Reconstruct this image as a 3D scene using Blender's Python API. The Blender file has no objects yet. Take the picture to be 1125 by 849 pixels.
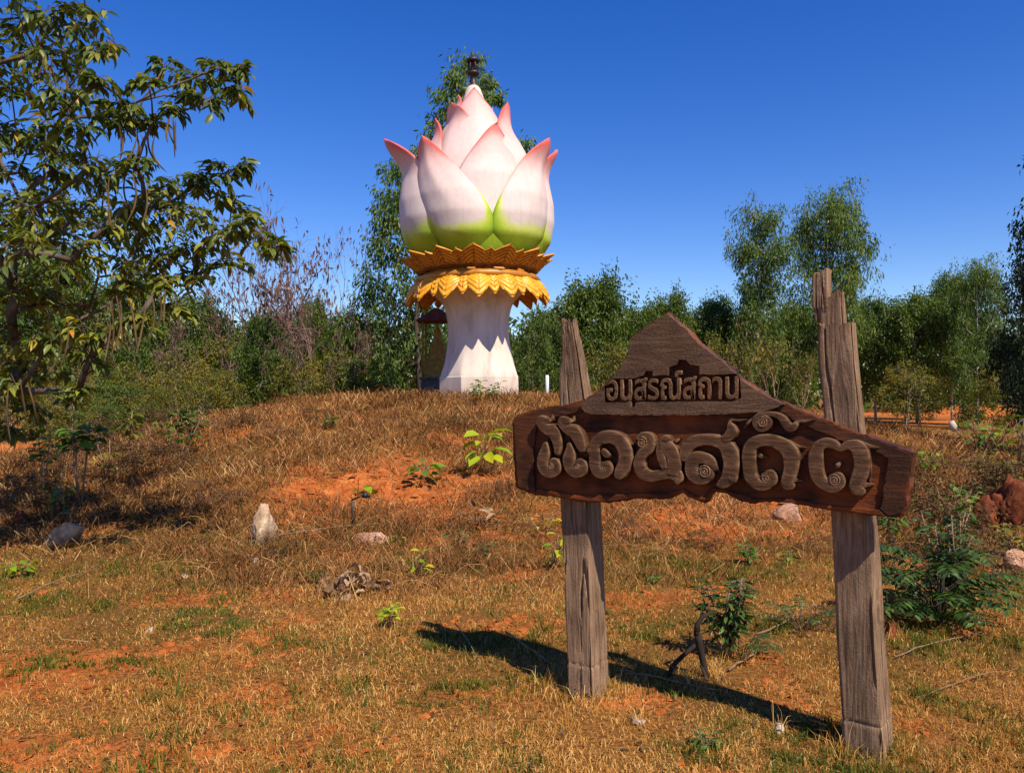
import bpy, bmesh, math, random
import numpy as np
from mathutils import Vector, Matrix, noise

C = bpy.context.scene
COL = C.collection
R = math.radians
rng = np.random.default_rng(7)
random.seed(7)

# ------------------------------------------------------------------ camera, sky, sun, exposure
CAM_Z, FOC, CX, HY = 1.6, 850.0, 562.5, 432.0          # photo pixels (1125 x 849)
cd = bpy.data.cameras.new('camera'); cam = bpy.data.objects.new('camera', cd); COL.objects.link(cam)
cam.location = (0, 0, CAM_Z); cam.rotation_euler = (R(90), 0, 0)
cd.sensor_width = 36; cd.lens = 36 * FOC / 1125; cd.shift_y = (HY - 424.5) / 1125
cd.clip_start = 0.05; cd.clip_end = 5000
C.camera = cam

SUN_EL, SUN_AZ = 50.5, 146.0                            # azimuth clockwise from +Y
w = bpy.data.worlds.new("World"); C.world = w; w.use_nodes = True
wn, wl = w.node_tree.nodes, w.node_tree.links
bg = wn['Background']; bg.inputs['Strength'].default_value = 0.085
sky = wn.new('ShaderNodeTexSky'); sky.sky_type = 'NISHITA'; sky.sun_disc = False
sky.sun_elevation = R(SUN_EL); sky.sun_rotation = R(SUN_AZ)
sky.altitude = 200; sky.air_density = 1.0; sky.dust_density = 0.15; sky.ozone_density = 3.0
hs = wn.new('ShaderNodeHueSaturation'); hs.inputs['Saturation'].default_value = 1.39; hs.inputs['Hue'].default_value = 0.521
hs.inputs['Value'].default_value = 1.28
wl.new(sky.outputs[0], hs.inputs['Color']); wl.new(hs.outputs[0], bg.inputs['Color'])

sd = bpy.data.lights.new('sun', 'SUN'); sun = bpy.data.objects.new('sun', sd); COL.objects.link(sun)
sd.energy = 5.0; sd.angle = R(0.5); sd.color = (1.0, 0.905, 0.75)
to_sun = Vector((math.sin(R(SUN_AZ)) * math.cos(R(SUN_EL)), math.cos(R(SUN_AZ)) * math.cos(R(SUN_EL)), math.sin(R(SUN_EL))))
sun.rotation_euler = (-to_sun).to_track_quat('-Z', 'Y').to_euler()
sun.location = to_sun * 60

C.view_settings.view_transform = 'Standard'; C.view_settings.look = 'None'
C.view_settings.exposure = 0.55; C.view_settings.gamma = 1.0; C.view_settings.use_curve_mapping = False
cy = C.cycles
cy.max_bounces = 5; cy.diffuse_bounces = 3; cy.glossy_bounces = 2; cy.transmission_bounces = 3; cy.transparent_max_bounces = 4
cy.use_denoising = True; cy.use_adaptive_sampling = True; cy.adaptive_threshold = 0.015

# ------------------------------------------------------------------ helpers
def W(px, py, Y):
    return np.array([(px - CX) / FOC * Y, Y, CAM_Z + (HY - py) / FOC * Y])

def sstep(a, b, x):
    t = np.clip((x - a) / (b - a), 0, 1)
    return t * t * (3 - 2 * t)

class VNoise:
    def __init__(s, seed):
        s.g = np.random.default_rng(seed).random((256, 256))
    def __call__(s, x, y):
        x = np.asarray(x, float); y = np.asarray(y, float)
        xi = np.floor(x).astype(int); yi = np.floor(y).astype(int)
        fx = x - xi; fy = y - yi
        fx = fx * fx * (3 - 2 * fx); fy = fy * fy * (3 - 2 * fy)
        g = s.g
        a = g[xi & 255, yi & 255]; b = g[(xi + 1) & 255, yi & 255]
        c = g[xi & 255, (yi + 1) & 255]; d = g[(xi + 1) & 255, (yi + 1) & 255]
        return (a * (1 - fx) + b * fx) * (1 - fy) + (c * (1 - fx) + d * fx) * fy
    def fbm(s, x, y, o=4):
        t, a, f, n = 0.0, 1.0, 1.0, 0.0
        for k in range(o):
            t = t + a * s(x * f + 17.3 * k, y * f + 5.1 * k); n += a; a *= 0.5; f *= 2.03
        return t / n
N1, N2, N3 = VNoise(1), VNoise(2), VNoise(3)

MX, MY = -0.85, 20.4                                     # mound centre / monument
def ground_h(x, y):
    x = np.asarray(x, float); y = np.asarray(y, float)
    ax = np.where(x < MX, 13.0, 17.0); ay = np.where(y < MY, 13.2, 11.0)
    e = np.sqrt(((x - MX) / ax) ** 2 + ((y - MY) / ay) ** 2)
    e = e + 0.10 * (N1.fbm(x * 0.22, y * 0.22, 3) - 0.5)
    h = 1.47 * (1 - sstep(0.22, 1.0, e))
    m = sstep(0.02, 0.3, h)                              # rougher on the mound
    near = sstep(0.0, 1.0, 1 - np.abs(e - 0.2) * 0)      # = 1
    h = h + (N2.fbm(x * 0.9, y * 0.9, 4) - 0.5) * (0.06 + 0.30 * m * (1 - sstep(.28, .16, e)))
    h = h + (N3.fbm(x * 4.5, y * 4.5, 3) - 0.5) * (0.024 + 0.09 * m)
    far = sstep(40, 120, np.hypot(x, y))
    return h * (1 - far) - 0.02

def G(px, py, y0=2.0, y1=200.0):
    """where the line of sight through a photo pixel meets the terrain"""
    ys = np.concatenate([np.arange(y0, 40, 0.02), np.arange(40, y1, 0.5)])
    p = W(px, py, 1.0) - np.array([0, 0, CAM_Z])
    xs = p[0] * ys; zs = CAM_Z + p[2] * ys
    hit = np.nonzero(zs <= ground_h(xs, ys))[0]
    i = hit[0] if len(hit) else len(ys) - 1
    return Vector((xs[i], ys[i], float(ground_h(xs[i], ys[i]))))

SOIL = []                                                # bare red-earth patches: x, y, rx, ry, strength
def soil_at(px, py, rx, ry, s=1.0):
    g = G(px, py); SOIL.append((g.x, g.y, rx, ry, s))
soil_at(430, 535, 1.5, 1.5, 1.0); soil_at(360, 525, 1.0, .9, .8); soil_at(500, 530, 1.1, 1.1, .9); soil_at(470, 565, 1.0, .8, .75); soil_at(325, 570, .8, .6, .6)
soil_at(520, 500, .8, .8, .6); soil_at(760, 560, 2.0, 1.0, .7); soil_at(860, 565, 1.2, .9, .7)
soil_at(60, 735, .8, .5, .75); soil_at(200, 720, .7, .4, .55); soil_at(270, 770, .45, .3, .5); soil_at(20, 830, .5, .3, .7); soil_at(350, 825, .4, .2, .5)
soil_at(545, 690, .5, .3, .5); soil_at(690, 770, .25, .15, .8); soil_at(520, 765, .4, .2, .45); soil_at(210, 835, .4, .2, .5)
_g = G(8, 494); SOIL += [(_g.x - .4, _g.y, 1.7, 2.6, 2.2), (34, 44, 22, 3.2, 1.3), (26, 60, 40, 5, 1.0)]
def soil(x, y):
    x = np.asarray(x, float); y = np.asarray(y, float)
    s = np.zeros_like(x)
    for a, b, rx, ry, k in SOIL:
        s = np.maximum(s, k * np.exp(-(((x - a) / rx) ** 2 + ((y - b) / ry) ** 2)))
    n = N1.fbm(x * 2.1 + 40, y * 2.1, 4)
    n2 = N2.fbm(x * 7.0 + 3, y * 7.0, 3)
    return np.clip(s * (0.1 + 1.1 * n + .7 * n2) * (.5 + n2) + 0.55 * sstep(.56, .76, N2.fbm(x * 1.3 + 9, y * 1.3, 5)), 0, 1)
def green(x, y):
    return sstep(.44, .62, N3.fbm(x * 0.8 + 3, y * 0.8 + 8, 4))

def np_mesh(name, verts, quads=None, tris=None, attrs=None):
    verts = np.asarray(verts, np.float32)
    me = bpy.data.meshes.new(name)
    me.vertices.add(len(verts)); me.vertices.foreach_set('co', verts.ravel())
    nq = 0 if quads is None else len(quads); nt = 0 if tris is None else len(tris)
    idx, start = [], []
    if nq: idx.append(np.asarray(quads, np.int32).ravel()); start.append(np.arange(nq) * 4)
    if nt: idx.append(np.asarray(tris, np.int32).ravel()); start.append(nq * 4 + np.arange(nt) * 3)
    idx = np.concatenate(idx).astype(np.int32); start = np.concatenate(start).astype(np.int32)
    me.loops.add(len(idx)); me.loops.foreach_set('vertex_index', idx)
    me.polygons.add(nq + nt); me.polygons.foreach_set('loop_start', start)
    for k, v in (attrs or {}).items():
        a = me.attributes.new(k, 'FLOAT', 'POINT'); a.data.foreach_set('value', np.asarray(v, np.float32))
    me.update(calc_edges=True); me.validate()
    return me

def link(name, me, mat=None, parent=None, label=None, cat=None, group=None, kind=None, loc=None):
    o = bpy.data.objects.new(name, me); COL.objects.link(o)
    if mat is not None and me is not None and len(me.materials) == 0: me.materials.append(mat)
    if parent is not None: o.parent = parent
    if loc is not None: o.location = loc
    tag(o, label, cat, group, kind)
    return o
def tag(o, label=None, cat=None, group=None, kind=None):
    for k, v in (('label', label), ('category', cat), ('group', group), ('kind', kind)):
        if v: o[k] = v
def empty(name, loc, label=None, cat=None, group=None):
    o = bpy.data.objects.new(name, None); COL.objects.link(o); o.location = loc; o.empty_display_size = .2
    tag(o, label, cat, group); return o

class Geo:
    """collects tubes and polygons into one mesh"""
    def __init__(s): s.v, s.q, s.t, s.n, s.a = [], [], [], 0, []
    def add(s, v, q=None, t=None, var=0.5):
        v = np.asarray(v, float); s.v.append(v)
        if q is not None and len(q): s.q.append(np.asarray(q) + s.n)
        if t is not None and len(t): s.t.append(np.asarray(t) + s.n)
        s.a.append(np.full(len(v), var) if np.isscalar(var) else np.asarray(var)); s.n += len(v)
    def tube(s, pts, rad, sides=6, cap=True, var=0.5):
        p = np.asarray(pts, float); n = len(p)
        rad = np.broadcast_to(np.asarray(rad, float), (n,))
        t = np.gradient(p, axis=0); t /= np.linalg.norm(t, axis=1)[:, None] + 1e-9
        ref = np.array([0.31, 0.2, 0.93]) if abs(t[0] @ np.array([0.31, 0.2, 0.93])) < .9 else np.array([1., 0, 0])
        ring = []
        ang = np.arange(sides) * 2 * math.pi / sides
        for i in range(n):
            a = ref - t[i] * (ref @ t[i]); a /= np.linalg.norm(a) + 1e-9; b = np.cross(t[i], a); ref = a
            ring.append(p[i] + rad[i] * (np.cos(ang)[:, None] * a + np.sin(ang)[:, None] * b))
        v = np.concatenate(ring)
        i = np.arange(n - 1)[:, None] * sides; j = np.arange(sides)[None]; k = (j + 1) % sides
        q = np.stack([i + j, i + k, i + sides + k, i + sides + j], -1).reshape(-1, 4)
        tr = []
        if cap:
            v = np.concatenate([v, p[[0]], p[[-1]]]); c0, c1 = n * sides, n * sides + 1
            for j in range(sides):
                tr.append((c0, (j + 1) % sides, j)); tr.append((c1, (n - 1) * sides + j, (n - 1) * sides + (j + 1) % sides))
        s.add(v, q, tr, var)
    def leaves(s, pos, d, nrm, L, Wd, var, fold=0.18):
        """folded leaf blades: pos base, d axis, nrm approximate face normal"""
        n = len(pos)
        if not n: return
        d = d / (np.linalg.norm(d, axis=1)[:, None] + 1e-9)
        sd_ = np.cross(d, nrm); sd_ /= np.linalg.norm(sd_, axis=1)[:, None] + 1e-9
        nn = np.cross(sd_, d)
        L = np.broadcast_to(L, (n,))[:, None]; Wd = np.broadcast_to(Wd, (n,))[:, None]
        m = pos + d * L * .45
        v = np.stack([pos, m + sd_ * Wd * .5 + nn * Wd * fold, pos + d * L - nn * L * .10, m - sd_ * Wd * .5 + nn * Wd * fold, m - nn * Wd * fold * .3], 1).reshape(-1, 3)
        b = np.arange(n)[:, None] * 5
        q = np.concatenate([b + [[0, 1, 2, 4]], b + [[0, 4, 2, 3]]])
        s.add(v, q, None, np.repeat(np.broadcast_to(var, (n,)), 5))
    def ovals(s, pos, d, nrm, L, Wd, var, fold=0.18, curl=.12):
        """rounder leaf: eight vertices, folded on the midrib and bent down at the tip"""
        n = len(pos)
        if not n: return
        d = d / (np.linalg.norm(d, axis=1)[:, None] + 1e-9)
        sd_ = np.cross(d, nrm); sd_ /= np.linalg.norm(sd_, axis=1)[:, None] + 1e-9
        nn = np.cross(sd_, d)
        L = np.broadcast_to(L, (n,))[:, None]; Wd = np.broadcast_to(Wd, (n,))[:, None]
        m1 = pos + d * L * .28 + nn * L * curl * .25; m2 = pos + d * L * .68 + nn * L * curl * .1
        v = np.stack([pos, m1 + sd_ * Wd * .46 + nn * Wd * fold, m2 + sd_ * Wd * .42 + nn * Wd * fold, pos + d * L - nn * L * curl,
                      m2 - sd_ * Wd * .42 + nn * Wd * fold, m1 - sd_ * Wd * .46 + nn * Wd * fold, m1, m2], 1).reshape(-1, 3)
        b = np.arange(n)[:, None] * 8
        s.add(v, np.concatenate([b + [[6, 1, 2, 7]], b + [[5, 6, 7, 4]]]), np.concatenate([b + [[0, 1, 6]], b + [[0, 6, 5]], b + [[7, 2, 3]], b + [[4, 7, 3]]]), np.repeat(np.broadcast_to(var, (n,)), 8))
    def mesh(s, name):
        return np_mesh(name, np.concatenate(s.v), np.concatenate(s.q) if s.q else None, np.concatenate(s.t) if s.t else None, {'var': np.concatenate(s.a)})

# ------------------------------------------------------------------ materials
def M(name, rough=.8, spec=.3):
    m = bpy.data.materials.new(name); m.use_nodes = True
    nt = m.node_tree; b = nt.nodes['Principled BSDF']
    b.inputs['Roughness'].default_value = rough; b.inputs['Specular IOR Level'].default_value = spec
    return m, nt.nodes, nt.links, b
def nd(ns, typ, **k):
    n = ns.new('ShaderNode' + typ)
    for a, v in k.items():
        if a in n.inputs: n.inputs[a].default_value = v
        else: setattr(n, a, v)
    return n
def ramp(ns, stops):
    r = ns.new('ShaderNodeValToRGB'); e = r.color_ramp.elements
    while len(e) < len(stops): e.new(0.5)
    for i, (p, c) in enumerate(stops): e[i].position = p; e[i].color = (*c, 1)
    return r
def mix(ns, ls, fac, a, b, mode='MIX'):
    m = ns.new('ShaderNodeMix'); m.data_type = 'RGBA'; m.blend_type = mode
    for s, v in ((0, fac), (6, a), (7, b)):
        if hasattr(v, 'is_linked') or isinstance(v, bpy.types.NodeSocket): ls.new(v, m.inputs[s])
        elif isinstance(v, (int, float)): m.inputs[s].default_value = v
        else: m.inputs[s].default_value = (*v, 1)
    return m.outputs[2]
def bump(ns, ls, b, h, strength=.4, dist=.02):
    n = nd(ns, 'Bump', Strength=strength, Distance=dist); ls.new(h, n.inputs['Height']); ls.new(n.outputs[0], b.inputs['Normal']); return n

def leaf_mat(name, stops, trans=.3, spec=.25, rough=.5):
    m, ns, ls, b = M(name, rough, spec)
    at = nd(ns, 'Attribute', attribute_name='var')
    rp = ramp(ns, stops); ls.new(at.outputs['Fac'], rp.inputs[0]); ls.new(rp.outputs[0], b.inputs['Base Color'])
    tr = nd(ns, 'BsdfTranslucent'); mx = ns.new('ShaderNodeMixShader'); mx.inputs[0].default_value = trans
    hv = nd(ns, 'HueSaturation', Saturation=1.15, Value=1.25); ls.new(rp.outputs[0], hv.inputs['Color']); ls.new(hv.outputs[0], tr.inputs[0])
    ls.new(b.outputs[0], mx.inputs[1]); ls.new(tr.outputs[0], mx.inputs[2]); ls.new(mx.outputs[0], ns['Material Output'].inputs[0])
    return m
ml_euc = leaf_mat('weeping_leaf', [(0, (.03, .06, .010)), (.5, (.09, .15, .024)), (.85, (.16, .22, .04)), (1, (.25, .26, .07))], .4)
ml_broad = leaf_mat('broad_leaf', [(0, (.025, .05, .008)), (.5, (.078, .125, .018)), (1, (.19, .22, .035))], .4)
ml_olive = leaf_mat('scrub_leaf', [(0, (.05, .06, .009)), (.5, (.14, .15, .02)), (.8, (.23, .20, .03)), (1, (.30, .15, .035))], .4)
ml_dark = leaf_mat('dark_leaf', [(0, (.010, .022, .007)), (.6, (.028, .045, .013)), (1, (.06, .08, .02))], .2)
ml_near = leaf_mat('pod_tree_leaf', [(0, (.025, .045, .010)), (.5, (.08, .115, .020)), (.82, (.18, .195, .028)), (.95, (.32, .28, .025)), (1, (.48, .20, .02))], .32, .35, .42)
ml_dry = leaf_mat('dry_shrub_leaf', [(0, (.035, .024, .010)), (.5, (.10, .056, .022)), (1, (.19, .115, .05))], .15, .1)
m_dry = leaf_mat('large_dry_leaf', [(0, (.07, .04, .025)), (.5, (.17, .09, .042)), (1, (.38, .25, .15))], .1)
ml_dead = leaf_mat('dead_leaf', [(0, (.07, .035, .028)), (.6, (.15, .08, .06)), (1, (.26, .17, .12))], .2, .1)
ml_bright = leaf_mat('bright_leaf', [(0, (.08, .17, .01)), (.5, (.20, .34, .012)), (.85, (.36, .42, .015)), (1, (.55, .38, .02))], .35)
ml_deep = leaf_mat('deep_green_leaf', [(0, (.014, .034, .007)), (.5, (.04, .085, .014)), (1, (.10, .16, .025))], .25, .3, .45)
ml_fresh = leaf_mat('fresh_green_leaf', [(0, (.035, .08, .012)), (.5, (.08, .17, .02)), (1, (.20, .28, .03))], .3)
ml_grass = leaf_mat('lawn_blade', [(0, (.03, .042, .006)), (.22, (.09, .12, .014)), (.38, (.24, .15, .022)), (.55, (.40, .165, .034)), (.8, (.58, .29, .068)), (1, (.70, .46, .17))], .2, .15, .7)
ml_weed = leaf_mat('dry_weed', [(0, (.05, .055, .010)), (.15, (.10, .065, .020)), (.45, (.18, .072, .026)), (.75, (.33, .145, .048)), (1, (.56, .36, .15))], .15, .1, .8)

def bark(name, c0, c1, sc=8, st=.5):
    m, ns, ls, b = M(name, .9, .15)
    tc = nd(ns, 'TexCoord'); mp = nd(ns, 'Mapping'); mp.inputs['Scale'].default_value = (1, 1, .25)
    n = nd(ns, 'TexNoise', Scale=sc, Detail=6.0, Roughness=.65)
    ls.new(tc.outputs['Object'], mp.inputs[0]); ls.new(mp.outputs[0], n.inputs['Vector'])
    rp = ramp(ns, [(.3, c0), (.7, c1)]); ls.new(n.outputs[0], rp.inputs[0]); ls.new(rp.outputs[0], b.inputs['Base Color'])
    bump(ns, ls, b, n.outputs[0], st, .02)
    return m
mb_grey = bark('grey_bark', (.10, .075, .055), (.30, .25, .20))
mb_pale = bark('pale_bark', (.28, .23, .18), (.55, .49, .42))
mb_red = bark('reddish_twig_bark', (.10, .055, .05), (.24, .15, .13))
mb_dark = bark('dark_bark', (.035, .024, .018), (.10, .07, .05))
mb_pod = bark('pod_tree_bark', (.04, .028, .02), (.16, .12, .09))
mb_black = bark('blackish_bark', (.012, .009, .007), (.05, .034, .024))  # near-black bark tone, used on the old root
mb_stick = bark('dry_stick', (.12, .07, .04), (.30, .20, .12), 20)

# ground
def ground_mat():
    m, ns, ls, b = M('red_earth_and_litter', .95, .08)
    geo = nd(ns, 'NewGeometry')
    s = nd(ns, 'Attribute', attribute_name='soil'); g = nd(ns, 'Attribute', attribute_name='green')
    n1 = nd(ns, 'TexNoise', Scale=38.0, Detail=6.0, Roughness=.7); n2 = nd(ns, 'TexNoise', Scale=5.0, Detail=6.0, Roughness=.6)
    n3 = nd(ns, 'TexNoise', Scale=160.0, Detail=3.0, Roughness=.6); v = nd(ns, 'TexVoronoi', Scale=14.0)
    for n in (n1, n2, n3, v): ls.new(geo.outputs['Position'], n.inputs['Vector'])
    lit = ramp(ns, [(.30, (.05, .020, .006)), (.43, (.18, .072, .018)), (.56, (.33, .145, .036)), (.75, (.50, .27, .08))]); ls.new(n1.outputs[0], lit.inputs[0])
    grn = ramp(ns, [(.3, (.022, .018, .005)), (.55, (.08, .062, .014)), (.8, (.22, .15, .04))]); ls.new(n1.outputs[0], grn.inputs[0])
    red = ramp(ns, [(.25, (.26, .060, .015)), (.5, (.52, .145, .034)), (.75, (.68, .25, .075))]); ls.new(n2.outputs[0], red.inputs[0])
    fine = ramp(ns, [(.3, (.55, .55, .55)), (.7, (1.25, 1.2, 1.15))]); ls.new(n3.outputs[0], fine.inputs[0])
    a = nd(ns, 'Math', operation='MULTIPLY'); ls.new(g.outputs['Fac'], a.inputs[0]); a.inputs[1].default_value = .42
    c = mix(ns, ls, a.outputs[0], lit.outputs[0], grn.outputs[0])
    # soil edge broken up by fine noise
    e = nd(ns, 'Math', operation='ADD'); ls.new(s.outputs['Fac'], e.inputs[0])
    e2 = nd(ns, 'MapRange'); e2.inputs['From Min'].default_value = .3; e2.inputs['From Max'].default_value = .7; e2.inputs['To Min'].default_value = -.5; e2.inputs['To Max'].default_value = .5
    ls.new(n1.outputs[0], e2.inputs[0]); ls.new(e2.outputs[0], e.inputs[1])
    e3 = nd(ns, 'MapRange'); e3.inputs['From Min'].default_value = .25; e3.inputs['From Max'].default_value = .75; ls.new(e.outputs[0], e3.inputs[0])
    c = mix(ns, ls, e3.outputs[0], c, red.outputs[0])
    c = mix(ns, ls, 1.0, c, fine.outputs[0], 'MULTIPLY')
    ls.new(c, b.inputs['Base Color'])
    ad = nd(ns, 'Math', operation='ADD'); ls.new(n1.outputs[0], ad.inputs[0]); ls.new(v.outputs['Distance'], ad.inputs[1])
    ad2 = nd(ns, 'Math', operation='ADD'); ls.new(ad.outputs[0], ad2.inputs[0]); ls.new(n3.outputs[0], ad2.inputs[1])
    bump(ns, ls, b, ad2.outputs[0], .7, .025)
    return m
m_ground = ground_mat()

def geom(a, b, n): return a * (b / a) ** (np.arange(1, n + 1) / n)
fx = np.arange(-14, 14.001, .09); ox = 14 + geom(.12, 2200, 34)
xs = np.concatenate([-ox[::-1], fx, ox])
fy = np.arange(.6, 26, .09); oy = 26 + geom(.12, 2400, 40); by = .6 - geom(.2, 120, 14)
ys = np.concatenate([by[::-1], fy, oy])
gx, gy = np.meshgrid(xs, ys, indexing='ij')
gz = ground_h(gx, gy)
nx_, ny_ = gx.shape
ii = (np.arange(nx_ - 1)[:, None] * ny_ + np.arange(ny_ - 1)[None]).ravel()
me = np_mesh('ground', np.stack([gx, gy, gz], -1).reshape(-1, 3), np.stack([ii, ii + ny_, ii + ny_ + 1, ii + 1], -1), None,
             {'soil': soil(gx, gy).ravel(), 'green': green(gx, gy).ravel()})
link('ground', me, m_ground, kind='structure')

# red earth bank beside the far track
def earth_bank(x0, x1, y, hgt, wid):
    n = 120; xs = np.linspace(x0, x1, n); prof = np.array([(-1, -.1), (-.7, .45), (-.45, .9), (-.1, 1), (.3, .9), (.7, .45), (1, -.1)])
    v = []
    for x in xs:
        k = hgt * (.75 + .5 * N1.fbm(x * .5, 3.0, 3)) * float(sstep(0, 2.5, min(x - x0, x1 - x)))
        gh = float(ground_h(x, y))
        for a, b in prof: v.append((x + .1 * N2(x * 3, a), y + a * wid + .3 * (N3(x, a * 3) - .5), gh + k * b * (.9 + .3 * N2(x * 2.3, a * 5))))
    m = len(prof); ii = (np.arange(n - 1)[:, None] * m + np.arange(m - 1)).ravel()
    me = np_mesh('earth_bank', v, np.stack([ii, ii + m, ii + m + 1, ii + 1], -1), None, {'soil': np.ones(n * m), 'green': np.zeros(n * m)})
    link('earth_bank', me, m_ground, kind='structure')
earth_bank(31, 58, 58, .75, 2.5)

# ------------------------------------------------------------------ lotus monument
def paint_petal():
    m, ns, ls, b = M('painted_petal', .62, .25)
    uv = nd(ns, 'Attribute', attribute_name='pt'); uu = nd(ns, 'Attribute', attribute_name='pu')
    geo = nd(ns, 'NewGeometry'); n = nd(ns, 'TexNoise', Scale=1.6, Detail=5.0, Roughness=.6); ls.new(geo.outputs['Position'], n.inputs['Vector'])
    nf = nd(ns, 'TexNoise', Scale=7.0, Detail=6.0, Roughness=.7); ls.new(geo.outputs['Position'], nf.inputs['Vector'])
    def math_(op, a, c):
        k = nd(ns, 'Math', operation=op)
        for i, q in enumerate((a, c)):
            if isinstance(q, (int, float)): k.inputs[i].default_value = q
            else: ls.new(q, k.inputs[i])
        return k.outputs[0]
    u2 = math_('POWER', math_('ABSOLUTE', uu.outputs['Fac'], 0), 5.0)
    nn = math_('MULTIPLY', math_('SUBTRACT', n.outputs[0], .5), .16)
    # green rises along the edges
    t = math_('ADD', math_('SUBTRACT', uv.outputs['Fac'], math_('MULTIPLY', u2, .28)), nn)
    gr = ramp(ns, [(.0, (.12, .22, .012)), (.16, (.33, .46, .022)), (.225, (.50, .56, .11)), (.28, (.60, .50, .46)), (.6, (.64, .49, .45)), (1, (.62, .42, .38))])
    ls.new(t, gr.inputs[0])
    u3 = math_('POWER', math_('ABSOLUTE', uu.outputs['Fac'], 0), 3.0)
    tp = math_('ADD', math_('ADD', uv.outputs['Fac'], math_('MULTIPLY', u3, .16)), nn)
    pk = ramp(ns, [(.66, (0, 0, 0)), (.86, (.32, .32, .32)), (.98, (1, 1, 1))]); ls.new(tp, pk.inputs[0])
    c = mix(ns, ls, pk.outputs[0], gr.outputs[0], (.66, .13, .11))
    st = ramp(ns, [(.35, (.93, .92, .91)), (.6, (1, 1, 1))]); ls.new(nf.outputs[0], st.inputs[0])
    c = mix(ns, ls, 1.0, c, st.outputs[0], 'MULTIPLY')
    mp = nd(ns, 'Mapping'); mp.inputs['Scale'].default_value = (6, 6, .35); sn = nd(ns, 'TexNoise', Scale=2.2, Detail=6.0, Roughness=.7); ls.new(geo.outputs['Position'], mp.inputs[0]); ls.new(mp.outputs[0], sn.inputs['Vector'])
    sr = ramp(ns, [(.50, (1, 1, 1)), (.74, (.90, .88, .86))]); ls.new(sn.outputs[0], sr.inputs[0]); c = mix(ns, ls, 1.0, c, sr.outputs[0], 'MULTIPLY')
    ls.new(c, b.inputs['Base Color']); bump(ns, ls, b, nf.outputs[0], .08, .02)
    return m
m_petal = paint_petal()

def gold(name, lo, hi):
    m, ns, ls, b = M(name, .42, .45)
    at = nd(ns, 'Attribute', attribute_name='var')
    geo = nd(ns, 'NewGeometry'); n = nd(ns, 'TexNoise', Scale=5.0, Detail=6.0, Roughness=.65); ls.new(geo.outputs['Position'], n.inputs['Vector'])
    c = mix(ns, ls, at.outputs['Fac'], lo, hi)
    rp = ramp(ns, [(.3, (.62, .55, .5)), (.55, (1, 1, 1)), (.8, (1.1, 1.15, 1.2))]); ls.new(n.outputs[0], rp.inputs[0])
    ls.new(mix(ns, ls, 1.0, c, rp.outputs[0], 'MULTIPLY'), b.inputs['Base Color'])
    return m
m_gold_brown_shade = gold('brown_gold_paint_shaded', (.15, .038, .008), (.72, .30, .02))  # brown and gold paint, with the collar's underside shade in the colour
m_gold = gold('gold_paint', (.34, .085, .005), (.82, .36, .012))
def plaster():
    m, ns, ls, b = M('white_plaster', .8, .2)
    geo = nd(ns, 'NewGeometry'); mp = nd(ns, 'Mapping'); mp.inputs['Scale'].default_value = (3, 3, .6); n = nd(ns, 'TexNoise', Scale=1.5, Detail=7.0, Roughness=.65)
    ls.new(geo.outputs['Position'], mp.inputs[0]); ls.new(mp.outputs[0], n.inputs['Vector'])
    rp = ramp(ns, [(.3, (.44, .35, .28)), (.47, (.60, .50, .42)), (.7, (.67, .58, .50))]); ls.new(n.outputs[0], rp.inputs[0])
    # splashed red mud near the ground
    sx = nd(ns, 'SeparateXYZ'); ls.new(geo.outputs['Position'], sx.inputs[0])
    n2 = nd(ns, 'TexNoise', Scale=4.0, Detail=5.0); ls.new(geo.outputs['Position'], n2.inputs['Vector'])
    mr = nd(ns, 'MapRange'); mr.inputs['From Min'].default_value = 2.1; mr.inputs['From Max'].default_value = 1.5; ls.new(sx.outputs[2], mr.inputs[0])
    mu = nd(ns, 'Math', operation='MULTIPLY'); ls.new(mr.outputs[0], mu.inputs[0]); ls.new(n2.outputs[0], mu.inputs[1])
    c = mix(ns, ls, mu.outputs[0], rp.outputs[0], (.42, .27, .20)); ls.new(c, b.inputs['Base Color'])
    bump(ns, ls, b, n2.outputs[0], .1, .01)
    return m
m_plaster = plaster()
m_finial, ns, ls, b = M('dark_bronze', .5, .5); b.inputs['Base Color'].default_value = (.045, .032, .026, 1); b.inputs['Metallic'].default_value = .5

mon_z = float(ground_h(MX, MY)) - .05
mon = empty('lotus_monument', (MX, MY, 0), 'giant pink and white lotus bud monument on a white flared pedestal with gold petal collar', 'monument')
AX, AY = MX, MY
DIST = MY

def lathe(profile, sides, rot=0.0):
    p = np.asarray(profile, float); a = np.arange(sides) * 2 * math.pi / sides + rot
    v = np.stack([p[:, None, 0] * np.cos(a), p[:, None, 0] * np.sin(a), np.repeat(p[:, 1:2], sides, 1)], -1).reshape(-1, 3)
    n = len(p); i = np.arange(n - 1)[:, None] * sides; j = np.arange(sides)[None]; k = (j + 1) % sides
    q = np.stack([i + j, i + k, i + sides + k, i + sides + j], -1).reshape(-1, 4)
    return v, q
def flat(me, on=True):
    a = me.attributes.new('sharp_face', 'BOOLEAN', 'FACE') if 'sharp_face' not in me.attributes else me.attributes['sharp_face']
    a.data.foreach_set('value', [on] * len(me.polygons))
g = Geo()
v, q = lathe([(1.10, 1.0), (1.10, 2.02), (1.085, 2.045), (1.05, 2.05)], 8, R(22.5)); g.add(v, q)
me = g.mesh('plinth'); flat(me); plinth = link('plinth', me, m_plaster, mon)
zz = np.array([2.05, 2.2, 2.5, 2.8, 3.1, 3.4, 3.65, 3.85, 4.0, 4.12, 4.25, 4.45])
rr = np.array([1.09, 1.03, .93, .865, .83, .83, .86, .91, .98, 1.10, 1.32, 1.55])
zf = np.linspace(2.05, 4.45, 40); rf = np.interp(zf, zz, rr)
rf = np.convolve(np.pad(rf, 2, mode='edge'), np.ones(5) / 5, 'valid')
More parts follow.
